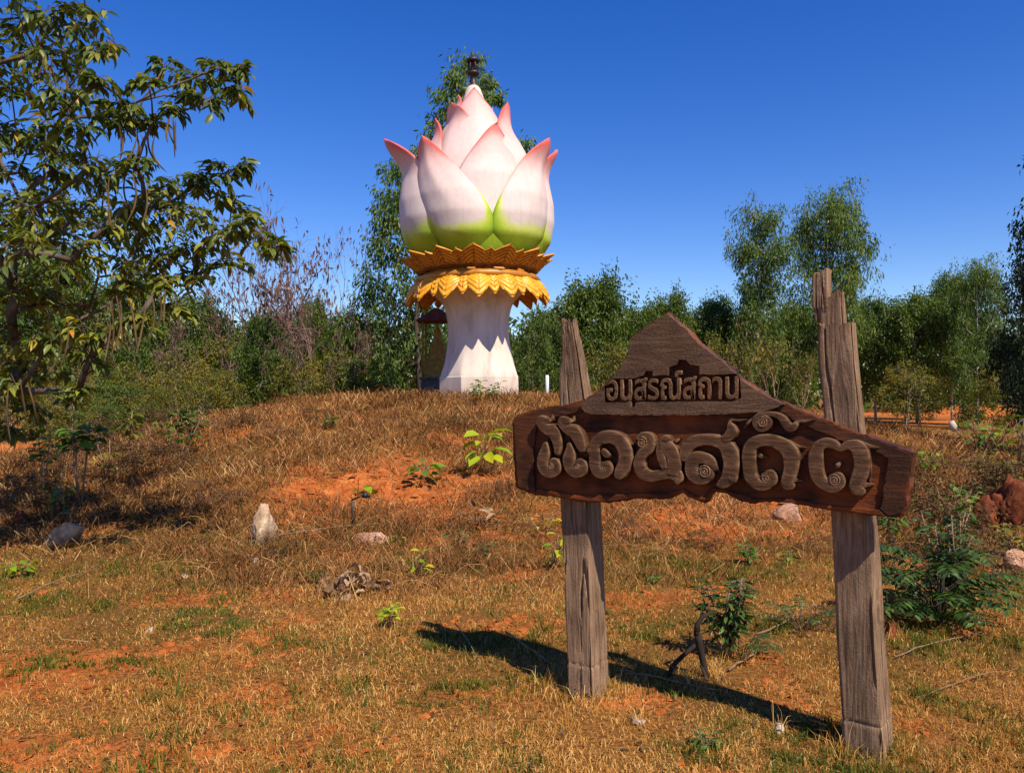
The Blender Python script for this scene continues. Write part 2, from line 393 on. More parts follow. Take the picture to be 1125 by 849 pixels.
g = Geo(); v, q = lathe(np.stack([rf, zf], 1), 80, R(22.5))
th = np.arctan2(v[:, 1], v[:, 0]) - R(22.5); oc = math.cos(R(22.5)) / np.cos((th % R(45)) - R(22.5)); wq = 1 - sstep(2.06, 2.75, v[:, 2]); k_ = (oc * wq + .965 * (1 - wq)); v[:, 0] *= k_; v[:, 1] *= k_
g.add(v, q); me = g.mesh('pedestal'); ped = link('pedestal', me, m_plaster, mon)

# moulded neck ring between the two gold collars
g = Geo(); v, q = lathe([(1.45, 4.40), (1.60, 4.46), (1.66, 4.54), (1.60, 4.62), (1.46, 4.66), (1.42, 4.72), (1.45, 4.80), (1.5, 4.88), (1.4, 4.95)], 56); g.add(v, q)
link('neck_ring', g.mesh('neck_ring'), m_gold_brown_shade, mon)  # same brown, carrying the shadow between the collars

def gold_collar(name, n, r0, z0, r1, z1, bow, half, tiltrot, small, mat=None, base_v=.5, up_edge=0.0):
    """a ring of pointed gold leaves; from (r0,z0) root to (r1,z1) tip, chevron ribs modelled in"""
    g = Geo(); nu, nt = 25, 64
    for k in range(n * 2):
        sec = k % 2
        a0 = 2 * math.pi * k / (2 * n) + tiltrot
        sc = small if sec else 1.0; inn = -.05 if sec else 0
        V = []; Q = []
        for i in range(nt):
            t = i / (nt - 1)
            f = (1 - max(0, (t - .42) / .58) ** 1.2) if t > .42 else .9 + .1 * t / .42
            rr_ = r0 + (r1 - r0) * t * sc + bow * math.sin(math.pi * t * .9) + inn; z_ = z0 + (z1 - z0) * t * sc + (0.10 * math.sin(math.pi * t) if z1 < z0 else .05 * math.sin(math.pi * t))
            for j in range(nu):
                u = -1 + 2 * j / (nu - 1)
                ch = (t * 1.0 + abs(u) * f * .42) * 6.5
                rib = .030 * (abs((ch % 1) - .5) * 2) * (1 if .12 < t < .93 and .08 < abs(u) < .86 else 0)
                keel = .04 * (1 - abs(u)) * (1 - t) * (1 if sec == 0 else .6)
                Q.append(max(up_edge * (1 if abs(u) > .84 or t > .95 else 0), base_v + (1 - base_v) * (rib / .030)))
                a = a0 + u * half * f * (.72 if sec else 1)
                r_ = rr_ + keel * 1.6 + rib - .11 * u * u * f
                V.append((r_ * math.sin(a), -r_ * math.cos(a), z_))
        ii = (np.arange(nt - 1)[:, None] * nu + np.arange(nu - 1)).ravel()
        g.add(V, np.stack([ii, ii + 1, ii + nu + 1, ii + nu], -1), None, np.array(Q))
    me = g.mesh(name); o = link(name, me, mat, mon)
    md = o.modifiers.new('thick', 'SOLIDIFY'); md.thickness = .035; md.offset = -1
    return o
gold_collar('lower_gold_collar', 14, 1.40, 4.56, 1.86, 3.90, .07, R(13.4), R(3), .86, m_gold, .62)
gold_collar('upper_gold_collar', 14, 1.50, 4.70, 2.08, 5.15, .0, R(13.2), R(0), .84, m_gold_brown_shade, .06, .9)

LAY = [
    (np.array([4.8, 5.1, 5.5, 6.0, 6.5, 7.0, 7.4, 7.8, 8.3]), np.array([1.42, 1.68, 1.95, 2.05, 2.03, 1.93, 1.83, 1.74, 1.72])),
    (np.array([4.8, 5.5, 6.0, 7.0, 7.5, 8.0, 8.5, 9.0]), np.array([1.55, 1.82, 1.86, 1.72, 1.52, 1.28, 1.02, .80])),
    (np.array([5.5, 6.5, 7.0, 7.6, 8.2, 8.8, 9.4]), np.array([1.45, 1.50, 1.42, 1.22, .95, .66, .40])),
]
def bud_petal(layer, baz, hw, taz, rt, zt, z0=4.9, tip0=.72, fat=1.0, cup=.09, keel=.05):
    nu, nt = 25, 44; zs, rs = LAY[layer]
    V, PT, PU = [], [], []
    for i in range(nt):
        t = i / (nt - 1)
        x = max(0, (t - .30) / .70)
        f = (1 - x ** (2.5 * fat)) ** .78 if t > .3 else .80 + .2 * math.sin(t / .3 * math.pi / 2)
        z = z0 + (zt - z0) * t
        r = float(np.interp(z, zs, rs)); s = float(sstep(tip0, 1.0, t)) ** 1.25
        r = r * (1 - s) + rt * s
        a_c = baz + (taz - baz) * float(sstep(.15, 1.0, t))
        for j in range(nu):
            u = -1 + 2 * j / (nu - 1)
            a = R(a_c + u * hw * f)
            rr_ = r * (1 - cup * u * u * (1 - s * .7)) + keel * max(0, 1 - abs(u) * 3.0) * float(sstep(.2, .6, t) * (1 - sstep(.7, .95, t))) * .6
            V.append((rr_ * math.sin(a), -rr_ * math.cos(a), z)); PT.append(t * (1, .97, .9)[layer]); PU.append(u)
    ii = (np.arange(nt - 1)[:, None] * nu + np.arange(nu - 1)).ravel()
    me = np_mesh('bud_petal', V, np.stack([ii, ii + 1, ii + nu + 1, ii + nu], -1), None, {'pt': PT, 'pu': PU})
    o = link('bud_petal', me, m_petal, mon)
    md = o.modifiers.new('thick', 'SOLIDIFY'); md.thickness = .05; md.offset = -1
    return o
# outer ring, clockwise from the one that faces the camera
bud_petal(0, -9, 27, -41, 1.88, 7.95, cup=.07, fat=.95)
bud_petal(0, 42, 30, 67, 2.12, 8.02, cup=.07, tip0=.66)
bud_petal(0, -58, 37, -80, 2.36, 8.22, cup=.10, tip0=.62)
bud_petal(0, 92, 27, 90, 2.2, 7.98, cup=.12, tip0=.66)
for a in (145, 195, 240): bud_petal(0, a, 30, a, 2.0, 8.0)
# second ring
bud_petal(1, 16, 40, 28, 1.24, 8.33, cup=.05, tip0=.75)
bud_petal(1, 72, 44, 62, 1.04, 9.08, cup=.05)
bud_petal(1, -62, 44, -72, 1.06, 8.75, cup=.05)
for a, z in ((125, 8.5), (180, 8.6), (-115, 8.45)): bud_petal(1, a, 38, a, 1.05, z)
# third ring and tip
bud_petal(2, -34, 62, -42, .84, 9.05, 5.8, cup=.03, fat=1.3, tip0=.8)
bud_petal(2, 22, 72, 6, .36, 9.53, 5.8, cup=.02, fat=1.6, tip0=.85)
bud_petal(2, -85, 66, -70, .44, 9.42, 5.8, cup=.02, fat=1.5, tip0=.85)
for a in (85, 140, -150): bud_petal(2, a, 60, a, .5, 9.1, 5.8, fat=1.4, tip0=.85)
g = Geo(); v, q = lathe([(1.2, 4.85), (1.5, 5.3), (1.6, 6.2), (1.30, 7.1), (.95, 7.9), (.60, 8.55), (.36, 9.1), (.25, 9.42), (.19, 9.6), (.12, 9.69), (.02, 9.71)], 40); g.add(v, q)
me = g.mesh('bud_core'); a = me.attributes.new('pt', 'FLOAT', 'POINT'); a.data.foreach_set('value', [.5] * len(me.vertices))
link('bud_core', me, m_petal, mon)
# finial: dark spindle, open cage, cap and spike
g = Geo(); v, q = lathe([(.13, 9.62), (.13, 9.72), (.085, 9.76), (.075, 9.92), (.10, 9.96), (.17, 10.0), (.17, 10.05), (.1, 10.07), (.06, 10.08)], 16); g.add(v, q)
for k in range(6):
    a = k * math.pi / 3
    g.tube([(.11 * math.cos(a), .11 * math.sin(a), 10.05), (.125 * math.cos(a), .125 * math.sin(a), 10.2), (.12 * math.cos(a), .12 * math.sin(a), 10.36)], .018, 5)
v, q = lathe([(.05, 10.05), (.055, 10.2), (.04, 10.36)], 10); g.add(v, q)
v, q = lathe([(.05, 10.32), (.17, 10.33), (.175, 10.38), (.12, 10.43), (.06, 10.47), (.03, 10.52), (.035, 10.56), (.012, 10.6), (.006, 10.72)], 16); g.add(v, q)
link('finial', g.mesh('finial'), m_finial, mon)
mon.rotation_euler = (0, R(-1.2), 0)          # the monument stands very slightly out of plumb
mon.location = (MX + .035, MY, 0)

# ------------------------------------------------------------------ carved timber sign
def wood(name, dark, mid, light, axis=0, sc=9.0, st=.6, rough=.75, red=None, worn_glint=None):
    m, ns, ls, b = M(name, rough, .15)
    tc = nd(ns, 'TexCoord'); mp = nd(ns, 'Mapping'); s = [1, 1, 1]; s[axis] = .14 if axis == 0 else .07; mp.inputs['Scale'].default_value = s
    ls.new(tc.outputs['Object'], mp.inputs[0])
    wv = nd(ns, 'TexNoise', Scale=sc * 4, Detail=7.0, Roughness=.7, Distortion=1.6); ls.new(mp.outputs[0], wv.inputs['Vector'])
    big = nd(ns, 'TexNoise', Scale=4.5, Detail=5.0); ls.new(tc.outputs['Object'], big.inputs['Vector'])
    fine = nd(ns, 'TexNoise', Scale=90.0, Detail=4.0); ls.new(tc.outputs['Object'], fine.inputs['Vector'])
    rp = ramp(ns, [(.25, dark), (.5, mid), (.78, light)]); ls.new(wv.outputs[0], rp.inputs[0])
    c = rp.outputs[0]
    if red:
        r2 = ramp(ns, [(.42, (0, 0, 0)), (.62, (1, 1, 1))]); ls.new(big.outputs[0], r2.inputs[0])
        c = mix(ns, ls, r2.outputs[0], c, red, 'MIX')
        c = mix(ns, ls, .5, c, mix(ns, ls, 1.0, c, rp.outputs[0], 'OVERLAY'))
    st_ = ramp(ns, [(.3, (.62, .60, .58)), (.6, (1.08, 1.06, 1.04))]); ls.new(big.outputs[0], st_.inputs[0])
    c = mix(ns, ls, 1.0, c, st_.outputs[0], 'MULTIPLY')
    if worn_glint:
        wa = nd(ns, 'Attribute', attribute_name='var'); c = mix(ns, ls, wa.outputs['Fac'], c, worn_glint)  # rim tone from var: wear and a painted highlight
    if worn_glint:                                             # rubbed, paler high edges
        ge = nd(ns, 'NewGeometry'); pr = ramp(ns, [(.50, (0, 0, 0)), (.60, (1, 1, 1))]); ls.new(ge.outputs['Pointiness'], pr.inputs[0])
        pm = nd(ns, 'Math', operation='MULTIPLY'); ls.new(pr.outputs[0], pm.inputs[0]); fr = ramp(ns, [(.35, (.15, .15, .15)), (.65, (.8, .8, .8))]); ls.new(fine.outputs[0], fr.inputs[0]); ls.new(fr.outputs[0], pm.inputs[1])
        c = mix(ns, ls, pm.outputs[0], c, worn_glint)
    ls.new(c, b.inputs['Base Color'])
    ad = nd(ns, 'Math', operation='ADD'); ls.new(wv.outputs[0], ad.inputs[0])
    m2 = nd(ns, 'Math', operation='MULTIPLY'); ls.new(fine.outputs[0], m2.inputs[0]); m2.inputs[1].default_value = .3; ls.new(m2.outputs[0], ad.inputs[1])
    bump(ns, ls, b, ad.outputs[0], st, .012)
    return m
m_post = wood('weathered_post_wood', (.055, .033, .020), (.235, .145, .085), (.42, .285, .185), 2, 10, .9, .85)
m_slab = wood('stained_carving_wood', (.03, .011, .005), (.12, .038, .012), (.24, .08, .023), 0, 6, .6, .5, red=(.27, .078, .018))
m_raised = wood('dark_carved_wood', (.020, .009, .0045), (.074, .034, .016), (.16, .082, .042), 0, 6, .6, .5, worn_glint=(.32, .18, .095))
m_end = wood('brown_end_wood', (.026, .011, .006), (.088, .036, .016), (.17, .075, .034), 0, 6, .6, .55, red=(.14, .05, .018))
m_gable = wood('dark_gable_wood', (.022, .011, .006), (.072, .036, .019), (.15, .082, .046), 0, 5, .6, .65, worn_glint=(.26, .16, .10))

A_ = R(30.5)
DIRV = Vector((math.cos(A_), -math.sin(A_), 0)); NV = Vector((-math.sin(A_), -math.cos(A_), 0))   # right, toward camera
LC = Vector((W(652, 765, 4.08)[0], 4.08, 0)); RC = Vector((W(971, 831, 3.42)[0], 3.42, 0))
sign_base = (LC + RC) * .5
sign = empty('carved_wooden_sign', (sign_base.x, sign_base.y, float(ground_h(sign_base.x, sign_base.y))),
             'dark carved timber sign board with peaked top and raised Thai letters on two weathered posts', 'sign')
SI = sign.location.copy()
# board frame: local x right, y away from camera, z up; origin on the carved background plane
BO = LC + NV * .065; BO.z = 0
BM = Matrix(((DIRV.x, -NV.x, 0, BO.x), (DIRV.y, -NV.y, 0, BO.y), (0, 0, 1, 0), (0, 0, 0, 1)))
BI = BM.inverted(); CL = BI @ Vector((0, 0, CAM_Z))
def bl(px, py, y=0.0):
    d = BI.to_3x3() @ Vector(((px - CX) / FOC, 1, (HY - py) / FOC))
    t = (y - CL.y) / d.y
    p = CL + d * t
    return (p.x, p.z)

def roughen(loop, step=.018, amp=.004, seed=0):
    out = []; r_ = random.Random(seed)
    n = len(loop)
    for i in range(n):
        a, b = Vector(loop[i]), Vector(loop[(i + 1) % n]); k = max(1, int((b - a).length / step))
        for j in range(k):
            p = a.lerp(b, j / k); out.append((p.x + r_.uniform(-amp, amp), p.y + r_.uniform(-amp, amp)))
    return out
def slab_mesh(name, loop, y0, y1, holes=(), bev=.006, skew=0.0):
    """front at y0 (nearer the camera), back at y1"""
    bm = bmesh.new(); edges = []; rings = []
    for L in [loop] + list(holes):
        vs = [bm.verts.new((x, y0, z)) for x, z in L]
        es = [bm.edges.new((vs[i], vs[(i + 1) % len(vs)])) for i in range(len(vs))]
        edges += es; rings.append(vs)
    bmesh.ops.triangle_fill(bm, edges=edges, use_beauty=True, use_dissolve=False)
    front = list(bm.faces)
    back = {}
    for vs in rings:
        for v in vs: back[v] = bm.verts.new((v.co.x + (skew if v.co.x > 1.3 else 0), y1, v.co.z))
    for f in front: bm.faces.new([back[v] for v in reversed(f.verts)])
    for vs in rings:
        for i in range(len(vs)):
            a, b2 = vs[i], vs[(i + 1) % len(vs)]
            bm.faces.new((a, b2, back[b2], back[a]))
    bmesh.ops.recalc_face_normals(bm, faces=bm.faces[:])
    if bev:
        sharp = [e for e in bm.edges if len(e.link_faces) == 2 and e.calc_face_angle(0) > 1.0 and abs(e.verts[0].co.y - e.verts[1].co.y) < 1e-5]
        bmesh.ops.bevel(bm, geom=sharp, offset=bev, segments=2, affect='EDGES', profile=.6, clamp_overlap=True)
    me = bpy.data.meshes.new(name); bm.to_mesh(me); bm.free()
    flat(me)
    return me
OUT = [(563, 462), (567, 456), (590, 449), (612, 446), (637, 441), (650, 434), (664, 424), (680, 405), (690, 388), (692, 372), (705, 362), (722, 350), (733, 343),
       (742, 352), (755, 362), (767, 376), (780, 386), (795, 397), (810, 412), (825, 424), (845, 436), (865, 444), (890, 455), (905, 461), (930, 471), (960, 481),
       (985, 490), (1003, 498), (999, 530), (994, 567), (975, 568), (940, 564), (915, 561), (893, 557), (870, 553), (850, 551), (830, 553), (812, 550), (797, 542),
       (783, 540), (775, 552), (764, 550), (750, 541), (735, 548), (700, 548), (670, 552), (640, 551), (612, 546), (585, 543), (567, 536), (565, 510), (563, 480)]
board = link('board', slab_mesh('board', roughen([bl(*p) for p in OUT], .016, .004, 3), 0, .075, bev=.010, skew=.012), m_slab, sign)
board.matrix_parent_inverse = Matrix.Identity(4)
board.matrix_basis = Matrix.Translation(-SI) @ BM
def on_board(name, me, mat):
    o = link(name, me, mat, board); return o
YG = -.034
GAB = [(637, 444), (650, 435), (664, 425), (680, 406), (690, 389), (692, 373), (705, 363), (722, 351), (733, 344), (742, 353), (755, 363), (767, 377), (780, 387), (795, 398),
       (810, 413), (825, 425), (845, 437), (862, 444), (850, 449), (835, 453), (800, 455), (740, 456), (690, 456), (650, 455), (641, 452)]
REC = [(60, 410), (58, 300), (100, 240), (280, 235), (340, 215), (362, 180), (412, 180), (408, 218), (520, 212), (530, 155), (585, 135), (600, 98), (652, 103), (685, 138), (752, 145), (750, 205),
       (880, 208), (1040, 202), (1056, 378), (990, 405), (800, 402), (500, 407), (330, 407), (285, 412), (280, 445), (235, 445), (228, 412)]
REC = [(655 + x / 6.62, 380 + y / 6.62) for x, y in REC]
on_board('gable_panel', slab_mesh('gable_panel', roughen([bl(*p, YG) for p in GAB], .016, .003, 5), YG, -.002, holes=[roughen([bl(*p, YG) for p in REC], .02, .0012, 6)], bev=.004), m_gable)
# dark end blocks and the rough natural top edge on the right, standing slightly proud
YE = -.016
on_board('end_panel', slab_mesh('end_panel', roughen([bl(*p, YE) for p in [(564, 463), (568, 458), (590, 451), (612, 448), (638, 446), (640, 452), (622, 456), (598, 459), (590, 466), (585, 500), (588, 540), (569, 534), (567, 510)]], .016, .003, 8), YE, -.002, bev=.008), m_end)
on_board('end_panel', slab_mesh('end_panel', roughen([bl(*p, YE) for p in [(852, 449), (866, 445), (890, 456), (930, 472), (960, 482), (985, 491), (1001, 499), (997, 530), (992, 565), (975, 566), (967, 560), (972, 530), (976, 503), (955, 493), (920, 483), (895, 472), (872, 462)]], .016, .004, 9), YE, -.002, bev=.008), m_end)
on_board('bottom_edge', slab_mesh('bottom_edge', roughen([bl(*p, YE) for p in [(588, 541), (590, 537), (640, 545), (700, 542), (735, 542), (750, 537), (764, 545), (775, 547), (783, 536), (797, 538), (830, 548), (870, 548), (915, 556), (966, 560), (974, 567), (940, 563), (893, 556), (850, 550), (830, 552), (812, 549), (797, 541), (783, 539), (775, 551), (764, 549), (750, 540), (735, 547), (700, 547), (670, 551), (640, 550), (612, 545)]], .016, .002, 10), YE, -.002, bev=.004), m_slab)

def catmull(p, n=7):
    p = np.asarray(p, float); q = np.concatenate([[2 * p[0] - p[1]], p, [2 * p[-1] - p[-2]]]); out = []
    for i in range(1, len(q) - 2):
        for k in range(n):
            t = k / n
            out.append(.5 * (2 * q[i] + (q[i + 1] - q[i - 1]) * t + (2 * q[i - 1] - 5 * q[i] + 4 * q[i + 1] - q[i + 2]) * t * t + (3 * q[i] - q[i - 1] - 3 * q[i + 1] + q[i + 2]) * t ** 3))
    out.append(p[-1]); return np.array(out)
def carve(g, pts, hgt=.045, base=.002, fl=.75):
    """raised, round-shouldered stroke; pts = (u, v, halfwidth) in board metres"""
    c = catmull(pts); n = len(c)
    t = np.gradient(c[:, :2], axis=0); t /= np.linalg.norm(t, axis=1)[:, None] + 1e-9
    nr = np.stack([-t[:, 1], t[:, 0]], 1); wv = np.maximum(c[:, 2], .0012)
    prof = [(-1, 0), (-1, .45), (-.99, .86), (-.86, .97), (-.45, 1.0), (0, .985), (.45, 1.0), (.86, .97), (.99, .86), (1, .45), (1, 0)]
    hh = hgt * np.clip(wv / .012, .45, 1.0) * (.94 + .12 * N1(np.arange(n) * .11 + pts[0][0] * 90, pts[0][1] * 50)); wv = wv * (.95 + .10 * N2(np.arange(n) * .13 + pts[0][0] * 90, pts[0][1] * 70))
    V = np.stack([np.stack([c[:, 0] + nr[:, 0] * wv * a, -base - hh * b2, c[:, 1] + nr[:, 1] * wv * a], 1) for a, b2 in prof], 1).reshape(-1, 3)
    m = len(prof); ii = (np.arange(n - 1)[:, None] * m + np.arange(m - 1)).ravel()
    q = np.stack([ii, ii + 1, ii + m + 1, ii + m], -1)
    tr = [(0, k + 1, k) for k in range(1, m - 1)] + [((n - 1) * m, (n - 1) * m + k, (n - 1) * m + k + 1) for k in range(1, m - 1)]
    rim = np.array([0, .15, .75, .85, .1, 0, .1, .85, .75, .15, 0])  # paler rims: wear plus a highlight painted along the stroke edges
    g.add(V, q, tr, .03 + np.tile(rim, n) * (-.10 + .62 * np.repeat(N3(np.arange(n) * .3 + pts[0][0] * 70, pts[0][1] * 70), m)))
def z1(*p): return [(580 + x / 8.036, 450 + y / 8.036, w_ / 8.036) for x, y, w_ in p]
def z2(*p): return [(690 + x / 8.036, 450 + y / 8.036, w_ / 8.036) for x, y, w_ in p]
def z3(*p): return [(800 + x / 6.25, 440 + y / 6.25, w_ / 6.25) for x, y, w_ in p]
STROKES = [
    z1((200, 45, 6), (205, 85, 14), (170, 95, 24), (120, 85, 30), (115, 125, 30), (165, 165, 42), (225, 195, 52), (255, 260, 46), (265, 330, 34), (262, 400, 14), (255, 425, 3)),
    z1((158, 258, 3), (160, 310, 22), (150, 380, 45), (135, 450, 48), (150, 520, 46), (200, 552, 42), (250, 535, 40), (262, 485, 32), (232, 450, 24), (203, 475, 18), (212, 503, 12)),
    z1((392, 55, 6), (390, 95, 14), (350, 100, 24), (305, 90, 30), (300, 125, 30), (350, 165, 42), (415, 200, 52), (455, 265, 46), (478, 330, 36), (490, 380, 14), (500, 400, 3)),
    z1((352, 258, 3), (372, 320, 24), (375, 390, 48), (365, 455, 50), (385, 520, 46), (435, 552, 42), (490, 535, 40), (500, 485, 30), (460, 455, 24), (435, 482, 18), (445, 508, 12)),
    # next letter: curl at lower left, arch, right leg with a flick
    z1((672, 505, 8), (672, 482, 16), (708, 480, 26), (720, 525, 34), (680, 562, 38), (625, 545, 44), (597, 480, 48), (595, 410, 46), (590, 350, 44), (600, 300, 46), (650, 255, 50), (725, 240, 52), (800, 265, 56), (850, 330, 60), (868, 410, 60), (855, 490, 58), (825, 550, 52), (800, 590, 36), (790, 608, 12)),
    z1((640, 345, 10), (670, 365, 24), (700, 395, 26), (750, 425, 3)),
    z1((485, 400, 3), (525, 392, 12), (560, 350, 30)),
    z1((800, 590, 20), (850, 570, 28), (880, 545, 14), (915, 535, 3)),
    # letter with a coiled head
    z2((130, 290, 8), (130, 262, 16), (170, 255, 30), (200, 300, 40), (180, 345, 44), (125, 400, 46), (105, 470, 50), (125, 545, 52), (200, 585, 48), (290, 575, 44), (370, 560, 46), (430, 575, 52), (455, 610, 36), (420, 655, 16), (395, 665, 4)),
    z2((465, 243, 3), (425, 275, 14), (385, 285, 12), (345, 255, 30), (320, 285, 42), (370, 350, 56), (408, 420, 58), (410, 500, 58), (400, 570, 50)),
    z2((280, 300, 20), (285, 370, 34), (305, 440, 34), (330, 520, 26)),
    z2((100, 285, 16), (95, 250, 20), (130, 225, 26), (190, 235, 30), (215, 290, 30)),
    # wide letter with the big coil
    z2((495, 480, 4), (500, 410, 40), (520, 340, 52), (580, 285, 52), (670, 265, 48), (760, 270, 50), (840, 300, 58), (895, 370, 66), (915, 460, 66), (905, 550, 66), (870, 625, 55), (820, 645, 40), (790, 630, 14)),
    z2((930, 650, 4), (935, 620, 30), (930, 560, 40)),
    z2((830, 255, 20), (880, 240, 40), (915, 205, 48), (915, 160, 36), (895, 115, 14), (905, 92, 10), (960, 95, 8), (1045, 88, 3)),
    z2((812, 558, 3), (775, 520, 22), (735, 455, 38), (670, 425, 46), (600, 430, 56), (565, 490, 54), (575, 565, 54), (635, 605, 50), (700, 590, 46), (715, 540, 40), (680, 515, 34), (655, 545, 24)),
    # mark above
    z3((235, 148, 16), (222, 135, 20), (250, 118, 22), (282, 145, 22), (262, 185, 22), (215, 188, 22), (190, 150, 20), (205, 108, 18), (260, 92, 16), (330, 98, 18), (375, 125, 24), (400, 165, 26), (430, 188, 30), (460, 170, 20), (475, 145, 12), (530, 140, 8), (600, 128, 2)),
    z3((200, 105, 10), (160, 125, 8), (125, 165, 10), (100, 190, 3)),
    # two last letters
    z3((262, 527, 8), (258, 500, 14), (298, 498, 22), (310, 545, 28), (265, 580, 30), (200, 570, 36), (155, 515, 42), (145, 440, 44), (145, 370, 44), (160, 310, 42), (220, 275, 40), (300, 275, 42), (375, 305, 46), (425, 355, 52), (435, 430, 50), (425, 500, 44), (405, 560, 36), (400, 595, 10)),
    z3((380, 290, 16), (430, 300, 16), (480, 318, 9), (528, 322, 2)),
    z3((200, 355, 4), (220, 378, 14), (265, 392, 3)),
    z3((372, 550, 14), (395, 590, 18), (435, 588, 20), (432, 555, 14), (458, 545, 12), (515, 556, 3)),
    z3((728, 545, 8), (722, 515, 14), (762, 515, 22), (778, 560, 26), (740, 598, 30), (680, 585, 36), (625, 535, 42), (605, 460, 46), (603, 380, 44), (620, 320, 38), (670, 290, 34), (725, 300, 28), (770, 325, 20), (830, 305, 30), (890, 325, 50), (915, 390, 52), (915, 470, 50), (895, 535, 46), (870, 590, 36), (860, 625, 10)),
    z3((840, 285, 10), (900, 288, 14), (970, 315, 10), (1032, 325, 2)),
    z3((955, 330, 10), (968, 420, 12), (972, 500, 10), (970, 560, 4)),
    z3((835, 575, 14), (865, 620, 18), (915, 628, 22), (918, 595, 16), (945, 578, 14), (1002, 580, 3)),
    z3((705, 440, 3), (740, 450, 14), (770, 432, 12), (790, 445, 3)),
]
g = Geo()
YM = -.04
def stroke(pts, hgt=.042):
    out = []
    for px, py, hw in pts:
        u, v = bl(px, py, YM); u2, _ = bl(px + 1, py, YM); _, v2 = bl(px, py + 1, YM)
        out.append((u, v, hw * .56 * (abs(u2 - u) + abs(v2 - v))))
    carve(g, out, hgt)
for k, s in enumerate(STROKES): stroke(s, .052 + .0007 * (k % 5))
me = g.mesh('carved_lettering'); me.set_sharp_from_angle(angle=R(40)); on_board('carved_lettering', me, m_raised)
# coil grooves: fine raised spiral ridges on the curls
for (cx_, cy_, rad) in ((580 + 672 / 8.036, 450 + 508 / 8.036, 5.5), (690 + 132 / 8.036, 450 + 287 / 8.036, 6.5), (690 + 682 / 8.036, 450 + 545 / 8.036, 7.5), (800 + 238 / 6.25, 440 + 148 / 6.25, 6.5),
                        (800 + 265 / 6.25, 440 + 530 / 6.25, 6.5), (800 + 732 / 6.25, 440 + 545 / 6.25, 7.5), (580 + 212 / 8.036, 450 + 500 / 8.036, 3.5), (580 + 446 / 8.036, 450 + 505 / 8.036, 3.5)):
    g = Geo(); u0, v0 = bl(cx_, cy_, YM); k = abs(bl(cx_ + 1, cy_, YM)[0] - u0)
    g.add(*(lambda vq: (np.stack([u0 + vq[0][:, 0], -.002 - vq[0][:, 2], v0 + vq[0][:, 1]], 1), vq[1], None, 0.0))(lathe([(rad * k * 1.05, 0), (rad * k, .047), (rad * k * .9, .051), (.0005, .052)], 20)))
    th = np.linspace(0, 2.3 * 2 * math.pi, 60); rr_ = rad * k * .92 * th / th[-1]
    g.tube(np.stack([u0 + rr_ * np.cos(th), np.full(60, -.055), v0 + rr_ * np.sin(th)], 1), .0026, 5, True, .25)
    on_board('carved_coil', g.mesh('carved_coil'), m_raised)
# the smaller upper line of writing
def text_mesh(body):
    cu = bpy.data.curves.new('upper_line', 'FONT'); cu.body = body; cu.extrude = .10; cu.bevel_depth = .014; cu.bevel_resolution = 1; cu.offset = .006; cu.resolution_u = 4
    to = bpy.data.objects.new('tmp_text', cu); COL.objects.link(to); bpy.context.view_layer.update()
    me = bpy.data.meshes.new_from_object(to.evaluated_get(bpy.context.evaluated_depsgraph_get()))
    bpy.data.objects.remove(to); return me
tme = text_mesh("อนุสรณ์สถาน"); ref = text_mesh("น")
co = np.array([v.co[:] for v in tme.vertices]); rco = np.array([v.co[:] for v in ref.vertices]); bpy.data.meshes.remove(ref)
lo, hi = co.min(0), co.max(0); b_lo, b_hi = rco[:, 1].min(), rco[:, 1].max()
p0, p1 = bl(666, 440.5, YG), bl(811, 414, YG)
sx_ = (p1[0] - p0[0]) / (hi[0] - lo[0]); sz_ = (bl(740, 416, YG)[1] - bl(740, 440, YG)[1]) / (b_hi - b_lo)
tilt = (bl(811, 438.5, YG)[1] - p0[1])
xx = (co[:, 0] - lo[0]) * sx_ + p0[0]
zz_ = (co[:, 1] - b_lo) * sz_ * np.where(co[:, 1] > b_hi, 1, 1) + p0[1] + tilt * (co[:, 0] - lo[0]) / (hi[0] - lo[0])
yy = -.032 * (co[:, 2] - lo[2]) / (hi[2] - lo[2]) - .002
tme.vertices.foreach_set('co', np.stack([xx, yy, zz_], 1).astype(np.float32).ravel()); tme.materials.clear(); tme.update()
tme.name = 'upper_lettering'
on_board('upper_lettering', tme, m_raised)

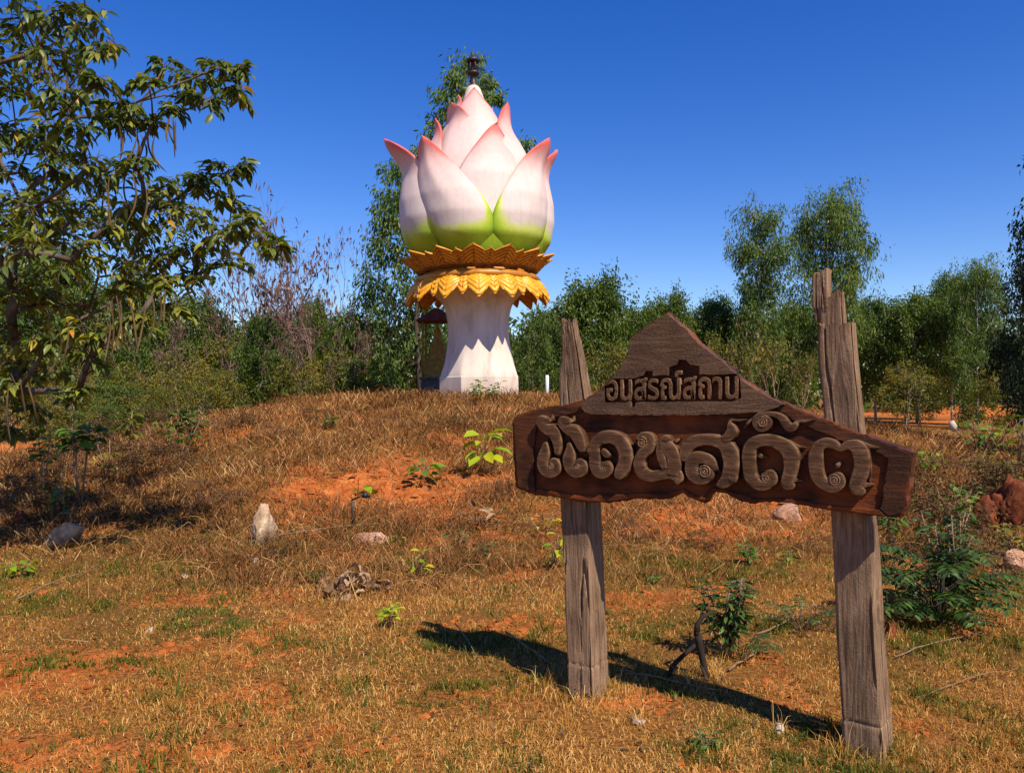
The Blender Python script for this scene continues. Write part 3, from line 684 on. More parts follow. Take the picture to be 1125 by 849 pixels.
def post_mesh(name, secs, seed, rot, crack=.010, ragged=None, slope=0.0, foot=None):
    """secs: (x, y, z, half width, half depth); a split, weathered square timber"""
    secs = np.asarray(secs, float); nz = 170; ns_ = 25
    z = np.linspace(secs[0, 2], secs[-1, 2], nz)
    cols = [np.interp(z, secs[:, 2], secs[:, i]) for i in (0, 1, 3, 4)]
    if foot is not None:                                 # saw kerf and slightly fuller foot
        for c_ in (2, 3): cols[c_] = cols[c_] + .0015 * (z < foot) - .0035 * (np.abs(z - foot) < .008)
    ca, sa = math.cos(-rot), math.sin(-rot)
    side = np.linspace(-1, 1, ns_)[:-1]
    per = np.concatenate([np.stack([side, -np.ones(ns_ - 1)], 1), np.stack([np.ones(ns_ - 1), side], 1), np.stack([-side, np.ones(ns_ - 1)], 1), np.stack([-np.ones(ns_ - 1), -side], 1)])
    # soften the arrises
    rn = np.maximum(np.abs(per[:, 0]), np.abs(per[:, 1])) / (np.linalg.norm(per, axis=1)); per = per * (1 - .05 * sstep(.80, .98, 1 - (rn - .7) / .3))[:, None]
    m = len(per); V = []
    vn = VNoise(seed); vn2 = VNoise(seed + 50)
    for i in range(nz):
        for j in range(m):
            cr = vn.fbm(np.array(j * .15), np.array(z[i] * .7 + 7), 2); cr = 1 - abs(2 * cr - 1) ; br = float(vn2(j * .1 + 30, z[i] * 2.2))
            d = -crack * float(sstep(.93, .99, cr)) * 1.25 * float(sstep(.25, .5, br)) + crack * .25 * (float(vn2(j * .5, z[i] * 4)) - .5)
            a = per[j, 0] * (cols[2][i] + d); b2 = per[j, 1] * (cols[3][i] + d)
            zt = z[i]
            if i == nz - 1 or i >= nz - 4:
                k = (i - (nz - 5)) / 4
                zt += k * ((ragged or .02) * (float(vn(j * .8, 99.0)) - .3) + slope * per[j, 0])
            V.append((cols[0][i] + a * ca - b2 * sa, cols[1][i] + a * sa + b2 * ca, zt))
    ii = (np.arange(nz - 1)[:, None] * m); j = np.arange(m)[None]; k = (j + 1) % m
    q = np.stack([ii + j, ii + k, ii + m + k, ii + m + j], -1).reshape(-1, 4)
    c = np.mean(V[-m:], 0); V.append((c[0], c[1], c[2] - .004)); n0 = (nz - 1) * m
    tr = [(len(V) - 1, n0 + i, n0 + (i + 1) % m) for i in range(m)]
    return V, q, tr
def pcen(xl, xm, xr, py, Y, hw, hd, rot):
    """post centre from its left edge and front arris in the picture"""
    c = W(xm, py, Y); f = Vector((math.cos(rot), -math.sin(rot), 0)); bk = Vector((math.sin(rot), math.cos(rot), 0))
    p = Vector((c[0], c[1], c[2])) - f * hw + bk * hd
    return (p.x - SI.x, p.y - SI.y, p.z - SI.z, hw, hd)
ra = R(33)
g = Geo()
lsec = [pcen(624, 653, 672, 790, 4.08, .078, .095, ra), pcen(624, 652, 672, 765, 4.08, .078, .095, ra), pcen(619, 649, 668, 660, 4.08, .080, .09, ra), pcen(612, 645, 660, 550, 4.08, .083, .085, ra),
        pcen(611, 643, 655, 440, 4.08, .080, .05, ra), pcen(608, 640, 648, 420, 4.08, .074, .045, ra), pcen(612, 637, 644, 398, 4.08, .058, .04, ra), pcen(613, 633, 640, 375, 4.08, .044, .032, ra), pcen(612, 629, 636, 357, 4.08, .035, .026, ra)]
g.add(*post_mesh('post', lsec, 21, ra, .013, .07, foot=lsec[1][2] + .15))
me = g.mesh('post'); me.set_sharp_from_angle(angle=R(38)); link('post', me, m_post, sign)
ra2 = R(38)
g = Geo()
rsec = [pcen(930, 972, 990, 860, 3.42, .088, .10, ra2), pcen(929, 971, 989, 831, 3.42, .087, .10, ra2), pcen(922, 963, 979, 715, 3.42, .085, .09, ra2), pcen(916, 957, 969, 600, 3.42, .083, .08, ra2),
        pcen(910, 944, 956, 470, 3.42, .074, .062, ra2), pcen(903, 937, 948, 400, 3.42, .074, .055, ra2), pcen(900, 934, 942, 357, 3.42, .070, .05, ra2)]
g.add(*post_mesh('post', rsec, 33, ra2, .013, .03, foot=rsec[1][2] + .12))
g.add(*post_mesh('post', [pcen(902, 926, 938, 362, 3.445, .052, .042, ra2), pcen(902, 925, 936, 342, 3.445, .050, .04, ra2), pcen(906, 924, 934, 327, 3.445, .040, .034, ra2)], 35, ra2, .016, .06))
g.add(*post_mesh('post', [pcen(896, 911, 918, 352, 3.485, .032, .03, ra2), pcen(896, 909, 914, 339, 3.48, .030, .03, ra2), pcen(895, 910, 914, 337, 3.475, .036, .035, ra2), pcen(894, 909, 913, 298, 3.475, .033, .033, ra2)], 37, ra2, .008, .014, .012))
me = g.mesh('post'); me.set_sharp_from_angle(angle=R(38)); link('post', me, m_post, sign)

# ------------------------------------------------------------------ trees
def grow(trunk, clusters, r0, rt, rs, droop=0.0, lift=.12, cap=.55):
    """connect every leaf cluster to the nearest fitting point of the growing skeleton; returns polylines"""
    P = [np.array(p, float) for p in trunk]; par = [-1] + list(range(len(trunk) - 1)); nT = len(trunk); paths = []
    base = P[0]
    order = sorted(range(len(clusters)), key=lambda i: min(np.linalg.norm(clusters[i] - p) for p in P[:nT]))
    for i in order:
        c = np.asarray(clusters[i], float); A = np.array(P)
        d = np.linalg.norm(A - c, axis=1); up = A[:, 2] - c[2]
        cost = d + 1.2 * np.maximum(0, up + .25 * d) + .25 * (np.arange(len(A)) >= nT) * 0
        cost[0] += 3
        k = int(np.argmin(cost)); L = d[k]; n = max(3, int(L / .35) + 2); n = min(n, 9)
        m = (P[k] + c) / 2 + np.array([0, 0, lift * L]) + rs.normal(0, .07 * L, 3)
        idx = [k]
        for t in np.linspace(0, 1, n)[1:]:
            q = (1 - t) ** 2 * P[k] + 2 * t * (1 - t) * m + t * t * c + rs.normal(0, .02 * L, 3) * (t < 1)
            P.append(q); par.append(idx[-1]); idx.append(len(P) - 1)
        paths.append(idx)
    cnt = np.zeros(len(P))
    for idx in paths: cnt[idx[-1]] += 1
    for i in range(len(P) - 1, 0, -1): cnt[par[i]] += cnt[i]
    rad = rt * np.maximum(cnt, .6) ** cap
    tt = np.linspace(1, .12, nT); rad[:nT] = r0 * tt
    return np.array(P), rad, paths, nT
def skeleton(g, P, rad, paths, nT, sides=6):
    g.tube(P[:nT], rad[:nT], 9)
    for idx in paths:
        r_ = rad[idx].copy(); r_[0] = min(r_[0], r_[1] * 1.25)
        g.tube(P[idx], r_, sides)
def foliage(g, clusters, crad, n, L, Wd, rs, droop=.8, twig=None, tg=None, squash=1.0, clump=True):
    for c, r_ in zip(clusters, crad):
        k = int(n * (.7 + .6 * rs.random()))
        if clump:                                         # a few sub-sprays so the outline stays ragged
            ns_ = max(3, k // 14); cen = rs.normal(0, .55, (ns_, 3)) * r_ * np.array([1, 1, squash])
            o = cen[rs.integers(0, ns_, k)] + rs.normal(0, .24, (k, 3)) * r_
        else: o = rs.normal(0, .5, (k, 3)) * r_ * np.array([1, 1, squash])
        pos = c + o
        d = o / (np.linalg.norm(o, axis=1)[:, None] + 1e-6) * .5 + rs.normal(0, .45, (k, 3)); d[:, 2] -= droop
        nrm = rs.normal(0, .6, (k, 3)); nrm[:, 2] += .7
        var = np.clip(rs.normal(.5, .22, k) + rs.normal(0, .12), 0, 1)
        g.leaves(pos, d, nrm, L * rs.uniform(.7, 1.25, k), Wd * rs.uniform(.7, 1.2, k), var)
        if tg is not None:
            for _ in range(3):
                j = rs.integers(0, k); tg.tube([c, c + o[j] * .5 + [0, 0, .05 * r_], pos[j]], [twig, twig * .7, twig * .4], 3, False)

def crown_points(rs, n, shape, h, wdt, z0):
    """cluster centres for a unit tree h tall, crown wdt wide, crown from z0"""
    pts = []
    while len(pts) < n:
        t = rs.random() ** .9; z = z0 + (h - z0) * t
        if shape == 'column': rmax = .5 * wdt * (math.sin(math.pi * min(1, .14 + .70 * t)) ** .6) * (.75 + .5 * rs.random())
        elif shape == 'round': rmax = .5 * wdt * math.sqrt(max(.02, 1 - (2 * t - .9) ** 2 / 1.3))
        else: rmax = .5 * wdt * (.45 + .6 * math.sin(math.pi * t))
        a = rs.random() * 2 * math.pi; r_ = rmax * math.sqrt(rs.random() * .85 + .15)
        p = np.array([r_ * math.cos(a), r_ * math.sin(a), z])
        if all(np.linalg.norm(p - q) > .07 * h * .6 for q in pts) or rs.random() < .1: pts.append(p)
    return np.array(pts)
def arch_tree(name, seed, shape, h, wdt, z0, ncl, nl, L, Wd, crad, leafm, barkm, trunk_r, droop=.8, lean=.25, multi=1):
    rs = np.random.default_rng(seed); tg, lg = Geo(), Geo()
    cl = crown_points(rs, ncl, shape, h, wdt, z0)
    for k in range(multi):
        sel = cl[k::multi]
        n = 9; zt = np.linspace(-.15, h * .88, n); off = np.cumsum(rs.normal(0, lean * .3, (n, 2)), 0) * (zt / h)[:, None] if lean else np.zeros((n, 2))
        b = rs.normal(0, .15 * multi / 2, 2) if multi > 1 else np.zeros(2)
        tr = np.column_stack([off + b + (sel[:, :2].mean(0) - b) * (zt / h)[:, None] * (.8 if multi > 1 else .3), zt])
        P, rad, paths, nT = grow(tr, sel, trunk_r / math.sqrt(multi), trunk_r * .10, rs); skeleton(tg, P, rad, paths, nT, 5)
    foliage(lg, cl, crad * rs.uniform(.7, 1.3, ncl), nl, L, Wd, rs, droop, trunk_r * .06, tg)
    V = np.concatenate(lg.v); hh = np.percentile(V[:, 2], 99.7); ww = 2 * np.percentile(np.hypot(V[:, 0], V[:, 1]), 94)
    return dict(trunk=(tg.mesh(name + '_trunk'), barkm), crown=(lg.mesh(name + '_crown'), leafm), h=hh, w=ww)
def bare_tree(name, seed, h, spread, twigm, leafm, nleaf, r0=.07, depth=6, leafL=.16):
    rs = np.random.default_rng(seed); tg, lg = Geo(), Geo(); ends = []
    def br(p, d, L, r_, k):
        n = 5; pts = [p]; dd = d.copy()
        for _ in range(n):
            dd = dd + rs.normal(0, .13, 3); dd[2] += .02; dd /= np.linalg.norm(dd); pts.append(pts[-1] + dd * L / n)
        tg.tube(pts, np.linspace(r_, r_ * .62, n + 1), 5 if k < 3 else 3, False)
        if k >= depth: ends.append(pts[-1]); return
        m = rs.integers(2, 4) if k else 4
        for j in range(m):
            a = pts[-1] if j == 0 else pts[rs.integers(2, n + 1)]
            nd_ = dd + rs.normal(0, spread, 3); nd_[2] += .10; nd_ /= np.linalg.norm(nd_)
            br(a, nd_, L * rs.uniform(.62, .84), r_ * rs.uniform(.5, .66), k + 1)
            if k >= depth - 2: ends.append(a)
    br(np.array([0, 0, -.1]), np.array([rs.normal(0, .08), rs.normal(0, .08), 1]), h * .30, r0, 0)
    E = np.array(ends); k = nleaf
    pos = E[rs.integers(0, len(E), k)] + rs.normal(0, .07, (k, 3)); d = rs.normal(0, .5, (k, 3)); d[:, 2] -= .7
    lg.leaves(pos, d, rs.normal(0, 1, (k, 3)), leafL * rs.uniform(.6, 1.2, k), leafL * .42 * rs.uniform(.7, 1.2, k), np.clip(rs.normal(.5, .25, k), 0, 1))
    V = np.concatenate(tg.v); hh = V[:, 2].max(); ww = np.percentile(np.hypot(V[:, 0], V[:, 1]), 97) * 2
    return dict(trunk=(tg.mesh(name + '_trunk'), twigm), crown=(lg.mesh(name + '_crown'), leafm), h=hh, w=ww)

AR = {
    'euc_a': arch_tree('weeping', 11, 'column', 11, 3.6, 2.6, 70, 300, .25, .07, .62, ml_euc, mb_pale, .14, 1.0),
    'euc_b': arch_tree('weeping', 12, 'column', 11, 4.4, 3.0, 80, 300, .25, .07, .68, ml_euc, mb_pale, .15, 1.0, .35),
    'euc_c': arch_tree('weeping', 13, 'round', 8, 5.0, 2.2, 80, 260, .24, .075, .66, ml_euc, mb_pale, .12, .9),
    'broad_a': arch_tree('broad', 14, 'round', 6, 5.0, 1.2, 90, 240, .18, .085, .58, ml_broad, mb_grey, .13, .5),
    'broad_b': arch_tree('broad', 15, 'round', 6, 4.2, 1.0, 70, 240, .18, .08, .56, ml_broad, mb_grey, .12, .6),
    'dark': arch_tree('darkcrown', 16, 'round', 7, 5.5, 1.2, 95, 210, .19, .09, .58, ml_dark, mb_dark, .16, .5),
    'bush_a': arch_tree('scrub', 17, 'round', 3, 3.0, .25, 46, 140, .11, .05, .34, ml_olive, mb_grey, .06, .4, .3, 4),
    'bush_b': arch_tree('scrub', 18, 'round', 3, 2.6, .5, 40, 110, .13, .045, .34, ml_olive, mb_grey, .06, .7, .3, 5),
    'bush_c': arch_tree('scrub', 19, 'column', 3.6, 2.0, .4, 40, 130, .14, .05, .32, ml_broad, mb_grey, .05, .8, .3, 3),
    'bare_a': bare_tree('leafless', 23, 6, .62, mb_red, ml_dead, 520, leafL=.2),
    'bare_b': bare_tree('leafless', 24, 6, .56, mb_red, ml_dead, 420, leafL=.2),
    'dry_a': arch_tree('dry', 27, 'round', 1, 1.6, .04, 26, 70, .07, .028, .22, ml_dry, mb_dark, .02, .5, .3, 5),
    'dry_b': arch_tree('dry', 28, 'round', 1, 1.6, .04, 26, 60, .07, .024, .24, ml_dry, mb_red, .02, .3, .3, 5),
    'pale': bare_tree('pale', 26, 3, .42, mb_stick, ml_olive, 500, .035, 5, .12),
}
def tree(arch, px, ytop, Y, wpx, label, cat='tree', group=None, name='tree', rot=None, dx=0):
    a = AR[arch]; x = (px - CX) / FOC * Y; gz_ = float(ground_h(x, Y))
    H = CAM_Z + (HY - ytop) / FOC * Y - gz_; Wm = wpx / FOC * Y
    e = empty(name, (x, Y, gz_), label, cat, group)
    e.rotation_euler = (0, 0, random.uniform(0, 6.28) if rot is None else rot)
    s = Wm / a['w']; e.scale = (s, s, H / a['h'])
    link('trunk', a['trunk'][0], a['trunk'][1], e); link('crown', a['crown'][0], a['crown'][1], e)
    return e
gT = 'trees of the wood edge'
# right of the lotus
tree('broad_b', 600, 338, 37, 62, 'green tree just right of the white pedestal, filling the gap beside it', group=gT)
tree('broad_a', 652, 303, 33, 104, 'tall rounded green tree behind the broken left sign post', group=gT)
tree('broad_b', 703, 335, 38, 66, 'lower green tree between the rounded tree and the sign peak', group=gT)
tree('broad_a', 735, 322, 41, 76, 'dull green tree rising directly behind the peak of the sign', group=gT)
tree('euc_c', 785, 326, 43, 70, 'green tree right of the sign peak, left of the tall narrow tree', group=gT)
tree('euc_a', 835, 226, 40, 66, 'tall narrow weeping tree, left one of the tall pair', group=gT, name='weeping_tree')
tree('euc_b', 911, 204, 40, 82, 'tallest weeping tree right behind the top of the right sign post', group=gT, name='weeping_tree')
tree('broad_a', 872, 335, 46, 70, 'short green tree in the gap between the two tall weeping trees', group=gT)
tree('euc_c', 962, 326, 45, 70, 'green tree just right of the tall split sign post', group=gT)
tree('broad_a', 1008, 322, 42, 86, 'dense green tree with a pale bare trunk above the right end of the sign', group=gT)
tree('euc_c', 1046, 300, 46, 66, 'light green tree left of the tallest tree near the right edge', group=gT)
tree('euc_b', 1074, 283, 39, 58, 'tall light green weeping tree beside the dark tree', group=gT, name='weeping_tree')
tree('dark', 1192, 150, 15, 132, 'dark tree whose outermost twigs poke in high at the right edge', group=gT, name='dark_tree')
tree('dark', 1146, 276, 23, 96, 'very dark leafy tree cut by the right edge of the picture', group=gT, name='dark_tree')
tree('bush_c', 1065, 385, 36, 50, 'bright low tree in front of the weeping tree near the red bank', 'bush', 'bushes along the wood edge', 'bush')
tree('bush_b', 1000, 395, 38, 70, 'low bush under the dense tree with the pale trunk', 'bush', 'bushes along the wood edge', 'bush')
tree('bush_a', 1110, 400, 33, 80, 'low bush at the foot of the dark tree', 'bush', 'bushes along the wood edge', 'bush')
tree('pale', 812, 352, 29, 60, 'pale half bare shrub right of the sign peak, left one of three', 'shrub', 'pale bare shrubs', 'bare_shrub')
tree('pale', 850, 348, 30, 76, 'pale half bare shrub behind the sloping right shoulder of the board, widest of three', 'shrub', 'pale bare shrubs', 'bare_shrub')
tree('pale', 884, 368, 27, 48, 'pale half bare shrub touching the right post, smallest of three', 'shrub', 'pale bare shrubs', 'bare_shrub')
tree('bush_b', 770, 365, 34, 80, 'olive bush behind the right slope of the sign peak', 'bush', 'bushes along the wood edge', 'bush')
tree('bush_c', 622, 360, 28, 50, 'light green bush right beside the broken top of the left post', 'bush', 'bushes along the wood edge', 'bush')
tree('bush_c', 585, 345, 27, 48, 'slender green bush touching the right side of the white pedestal', 'bush', 'bushes along the wood edge', 'bush')
tree('bush_a', 670, 375, 30, 70, 'low bush left of the sign peak under the rounded tree', 'bush', 'bushes along the wood edge', 'bush')
# left of the lotus
tree('bare_a', 345, 206, 27, 150, 'tallest leafless reddish tree left of the lotus', group='leafless trees', name='bare_tree', rot=.6)
tree('bare_b', 280, 222, 31, 120, 'leafless reddish tree at the tip of the pod tree branches', group='leafless trees', name='bare_tree', rot=2.1)
tree('bare_a', 408, 262, 29, 110, 'leafless tree with spreading twigs beside the tall tree behind the lotus', group='leafless trees', name='bare_tree', rot=3.6)
tree('bare_b', 225, 300, 33, 110, 'leafless tree seen under the low hanging branches of the pod tree', group='leafless trees', name='bare_tree', rot=4.4)
tree('broad_b', 345, 326, 29, 46, 'small bright round tree among the leafless trees', group=gT, name='small_tree')
gS = 'scrub bushes left of the lotus'
LAB = 'olive green scrub bush in the thicket between the pod tree and the lotus'
for k, (px, yt, Y, wp, a) in enumerate([(10, 372, 26, 110, 'bush_a'), (65, 352, 31, 100, 'bush_b'), (120, 378, 27, 90, 'bush_c'), (165, 362, 33, 110, 'bush_a'), (205, 385, 26, 90, 'bush_b'),
                                        (250, 370, 30, 90, 'bush_a'), (300, 385, 26.5, 80, 'bush_c'), (330, 392, 25.5, 80, 'bush_b'), (372, 386, 27, 90, 'bush_a'), (275, 355, 36, 110, 'bush_b'),
                                        (395, 392, 25.5, 60, 'bush_c'), (150, 398, 24.5, 80, 'bush_b'), (60, 398, 27, 70, 'bush_c'), (235, 405, 24.5, 70, 'bush_a'), (440, 376, 30, 90, 'bush_a'), (100, 400, 24, 60, 'bush_b'), (350, 350, 38, 120, 'bush_c')]):
    tree(a, px, yt, Y, wp, LAB, 'bush', gS, 'scrub_bush')
for px, yt, Y, wp, a, lb in [(55, 262, 30, 110, 'broad_a', 'green tree seen through the pod tree close to the left edge'), (140, 300, 31, 100, 'euc_c', 'light green tree under the middle of the pod tree crown'), (215, 322, 32, 84, 'broad_b', 'green tree just beyond the right end of the pod tree crown'),
                         (290, 342, 28, 60, 'euc_c', 'small light green tree left of the tallest leafless tree'), (385, 340, 29, 56, 'broad_b', 'small green tree left of the drooping tree behind the lotus'), (5, 300, 27, 100, 'euc_c', 'light green tree cut by the left edge behind the pod tree')]:
    tree(a, px, yt, Y, wp, lb, 'tree', gT)
for px, yt, Y, wp, a in [(75, 425, 19, 80, 'bush_a'), (125, 420, 20.5, 80, 'bush_c'), (165, 425, 21, 60, 'bush_b'), (110, 445, 16.5, 50, 'bush_c')]:
    tree(a, px, yt, Y, wp, 'green bush at the foot of the bank under the pod tree', 'bush', 'bushes under the pod tree', 'scrub_bush')
tree('pale', 52, 388, 23.5, 70, 'pale stemmed bare shrub at the far left below the pod tree crown', 'shrub', 'pale bare shrubs', 'bare_shrub')
tree('pale', 192, 395, 23, 50, 'small pale stemmed bare shrub behind the left end of the mound crest', 'shrub', 'pale bare shrubs', 'bare_shrub')
gB = 'thin leafless trees in the left thicket'
for px, yt, Y, wp, a in [(30, 330, 27, 70, 'bare_a'), (90, 325, 29, 80, 'bare_b'), (150, 318, 28, 80, 'bare_a'), (195, 330, 26, 70, 'bare_b'), (255, 290, 30, 90, 'bare_a'), (310, 262, 29, 100, 'bare_b'), (372, 240, 30, 100, 'bare_b'), (385, 330, 26, 70, 'bare_a'), (330, 320, 25.5, 70, 'bare_b')]:
    tree(a, px, yt, Y, wp, 'thin leafless reddish brown tree standing in the thicket left of the lotus', 'tree', gB, 'bare_tree')
gD = 'dry dark shrubs on the shaded bank'
for px, py, hp, wp, a in [(30, 552, 40, 80, 'dry_a'), (85, 525, 50, 70, 'dry_b'), (130, 525, 50, 80, 'dry_a'), (165, 500, 40, 70, 'dry_b'), (110, 492, 40, 80, 'dry_a'), (190, 520, 40, 70, 'dry_a'), (55, 565, 34, 60, 'dry_a'), (235, 478, 22, 60, 'dry_b'), (270, 468, 18, 50, 'dry_a'), (175, 470, 26, 60, 'dry_a'), (215, 545, 26, 60, 'dry_b')]:  # those on the crest are added to darken it like a shadow streak
    p = G(px, py); tree(a, px, py - hp, p.y, wp, 'low dry brown shrub on the shaded bank under the pod tree', 'shrub', gD, 'dry_shrub')
gM = 'low dry shrubs over the mound'
for px, py, hp, wp, a in [(300, 480, 18, 60, 'dry_b'), (345, 462, 16, 60, 'dry_a'), (420, 470, 18, 60, 'dry_b'), (500, 470, 16, 60, 'dry_a'), (560, 480, 20, 60, 'dry_b'), (250, 560, 26, 80, 'dry_b'), (300, 610, 24, 70, 'dry_a'), (590, 520, 26, 60, 'dry_a'), (545, 545, 22, 50, 'dry_b'), (700, 590, 24, 60, 'dry_b'), (770, 600, 20, 60, 'dry_a'), (900, 610, 26, 60, 'dry_b'), (990, 565, 62, 110, 'dry_a'), (1060, 545, 60, 110, 'dry_b'), (1040, 612, 80, 120, 'dry_a'), (985, 525, 40, 90, 'dry_b'), (1100, 640, 60, 90, 'dry_b'), (980, 640, 60, 70, 'dry_a'), (1105, 560, 66, 110, 'dry_a'), (905, 690, 30, 60, 'dry_b')]:
    p = G(px, py); tree(a, px, py - hp, p.y, wp, 'low dry brown shrub among the weeds of the mound', 'shrub', gM, 'dry_shrub')

# the tall tree behind the lotus, shaped from where its foliage shows
rs = np.random.default_rng(31)
E1 = [(515, 72, 26), (503, 95, 26), (533, 92, 20), (545, 108, 16), (490, 118, 26), (520, 120, 28), (480, 150, 26), (505, 155, 30), (540, 150, 24), (455, 178, 16), (470, 195, 30), (437, 196, 16), (428, 218, 20), (447, 225, 24), (421, 245, 16), (440, 255, 26),
      (424, 275, 20), (455, 285, 30), (432, 305, 26), (408, 318, 20), (445, 335, 30), (415, 345, 28), (470, 330, 26), (395, 368, 22), (430, 375, 30), (465, 370, 30), (392, 400, 22), (420, 405, 28), (452, 405, 28), (480, 395, 24), (575, 165, 18), (500, 200, 40), (540, 210, 36), (520, 260, 36), (480, 250, 34)]
Y1 = 27.5
cl = np.array([W(x, y, Y1 + rs.uniform(-1.6, 1.6)) for x, y, r_ in E1]); cr = np.array([r_ / FOC * Y1 * (.62 if y_ < 165 else 1) for _, y_, r_ in E1])
b0 = np.array([W(462, 440, Y1)[0], Y1, float(ground_h(W(462, 440, Y1)[0], Y1))])
tr = [b0 - [0, 0, .2]] + [W(x, y, Y1) for x, y in ((460, 400), (457, 350), (462, 300), (470, 250), (482, 200), (496, 150), (508, 110), (514, 80))]
tg, lg = Geo(), Geo()
P, rad, paths, nT = grow([p - b0 for p in tr], cl - b0, .11, .014, rs); skeleton(tg, P, rad, paths, nT)
foliage(lg, cl - b0, cr * .88, 420, .23, .07, rs, 1.1, .01, tg)
e = empty('weeping_tree', b0, 'tall drooping tree standing behind the lotus, its top showing above the bud', 'tree', gT)
link('trunk', tg.mesh('tall_trunk'), mb_dark, e); link('crown', lg.mesh('tall_crown'), ml_euc, e)

# far wood: one mass along the horizon
rs = np.random.default_rng(44); lg = Geo()
n = 46000
th = rs.uniform(-.75, .75, n); Y = rs.uniform(62, 95, n); x = np.tan(th) * Y
top = 5.2 + 3.5 * N1.fbm(x * .12, Y * .05, 3) + 1.8 * N2(x * .5, Y * .1)
z = top * rs.random(n) ** .75
d = rs.normal(0, .6, (n, 3)); d[:, 2] -= .5
lg.leaves(np.stack([x, Y, z], 1), d, rs.normal(0, 1, (n, 3)), rs.uniform(.5, .95, n), rs.uniform(.22, .40, n), np.clip(rs.normal(.42, .2, n), 0, 1))
link('far_woods', lg.mesh('far_woods'), ml_broad, kind='stuff', label='distant line of green woods behind the nearer trees', cat='woods')

# ------------------------------------------------------------------ near tree with hanging pods, left edge
rs = np.random.default_rng(52)
NT = [(20, 20, 34), (60, 12, 38), (95, 25, 28), (112, 52, 18), (40, 58, 32), (80, 66, 28), (12, 98, 22), (70, 105, 24), (108, 90, 14),
      (180, 75, 18), (212, 84, 20), (240, 74, 18), (262, 100, 14), (228, 112, 16), (200, 108, 16), (163, 92, 12), (262, 76, 11), (140, 118, 16), (120, 128, 20), (85, 138, 24), (60, 140, 24), (30, 150, 20), (8, 150, 18),
      (20, 190, 30), (58, 188, 32), (98, 188, 32), (135, 190, 20), (40, 228, 34), (90, 232, 34), (138, 228, 28), (190, 200, 20), (225, 198, 24), (250, 190, 18), (266, 182, 10), (180, 228, 28), (218, 234, 28), (254, 230, 24), (284, 262, 20), (303, 276, 10),
      (30, 278, 34), (78, 286, 36), (128, 282, 34), (172, 284, 30), (212, 284, 28), (248, 292, 22), (18, 325, 30), (58, 335, 32), (98, 338, 26), (138, 322, 22), (178, 312, 18), (212, 306, 18), (15, 370, 28), (55, 378, 22), (92, 362, 14), (25, 405, 18),
      (-90, 60, 50), (-100, 160, 50), (-110, 260, 50), (-90, 340, 45), (-150, 100, 55), (-160, 220, 55), (-60, -60, 50), (-30, 60, 40), (-30, 140, 40), (-35, 230, 40), (-40, 320, 40), (30, -40, 40), (90, -35, 30), (-20, -40, 40), (270, 245, 14), (240, 258, 20), (110, 255, 26), (60, 258, 28), (5, 250, 28), (155, 255, 24), (150, 132, 9), (168, 136, 8), (188, 124, 9), (133, 130, 9), (150, 180, 14), (165, 215, 14), (20, 430, 18), (60, 412, 20), (100, 392, 16), (85, 436, 13), (42, 452, 13), (150, 352, 16), (192, 340, 13), (10, 470, 14), (120, 370, 16)]
YN = 7.4
cl = [W(x, y, YN + rs.uniform(-.9, .9)) for x, y, r_ in NT]; cr = [r_ / FOC * YN for *_, r_ in NT]
for k in range(44):                                      # the far side of the crown, reaching back over the bank
    x, y = (rs.uniform(0, 200), rs.uniform(215, 345)) if k < 14 else ((rs.uniform(-170, 0), rs.uniform(60, 360)) if k < 40 else (rs.uniform(10, 120), rs.uniform(20, 215)))
    if k < 14 and y > 345 - .22 * x: y -= 60
    Yk = rs.uniform(8.6, 12.5) if k < 40 else rs.uniform(8.2, 10); cl.append(W(x, y, Yk)); cr.append(rs.uniform(.26, .42))
cl = np.array(cl); cr = np.array(cr)
bx = W(-38, 600, YN); b0 = np.array([bx[0], YN, float(ground_h(bx[0], YN))])
tr = [b0 - [0, 0, .1]] + [W(x, y, YN + dy) for x, y, dy in ((-46, 560, 0), (-50, 470, 0), (-50, 390, .05), (-48, 320, .1), (-46, 262, .15), (-50, 205, .2), (-46, 150, .25), (-42, 90, .2), (-40, 30, .2), (-40, -30, .2))]
tg, lg = Geo(), Geo()
P, rad, paths, nT = grow([p - b0 for p in tr], cl - b0, .13, .0068, rs, lift=.10); skeleton(tg, P, rad, paths, nT, 6)
for c, r_ in zip(cl - b0, cr):                           # leafy twigs: leaves in pairs along drooping twigs
    for _ in range(int(6 + 25 * r_)):
        o = rs.normal(0, 1, 3); o /= np.linalg.norm(o); o[2] = o[2] * .7 + .1
        L = r_ * rs.uniform(.7, 1.35); s = c + rs.normal(0, .18, 3) * r_; m = s + o * L * .55 + [0, 0, .04]; e_ = s + o * L + [0, 0, -.25 * L]
        tg.tube([s, m, e_], [.0038, .003, .0018], 4, False)
        k = rs.integers(5, 9); t = np.linspace(.3, 1, k)[:, None]
        p = (1 - t) ** 2 * s + 2 * t * (1 - t) * m + t * t * e_
        ax_ = e_ - s; ax_ /= np.linalg.norm(ax_); sd_ = np.cross(ax_, [0, 0, 1.]); sd_ /= np.linalg.norm(sd_) + 1e-6
        sg = np.where(np.arange(k) % 2, 1., -1.)[:, None]
        d = ax_ * .55 + sd_ * sg * .75 + rs.normal(0, .25, (k, 3)); d[:, 2] -= .45
        nrm = rs.normal(0, .35, (k, 3)) + [0, 0, 1.]
        var = np.clip(rs.normal(.5, .2, k) + rs.normal(0, .1) + .13 * (c[2] + b0[2] < 3.4) , 0, .9); var = np.where(rs.random(k) < .02, rs.uniform(.95, 1, k), var)
        lg.ovals(p, d, nrm, rs.uniform(.085, .165, k), rs.uniform(.036, .058, k), var, .2)
ptree = empty('pod_tree', b0, 'near leafy tree at the left edge with long thin hanging seed pods', 'tree')
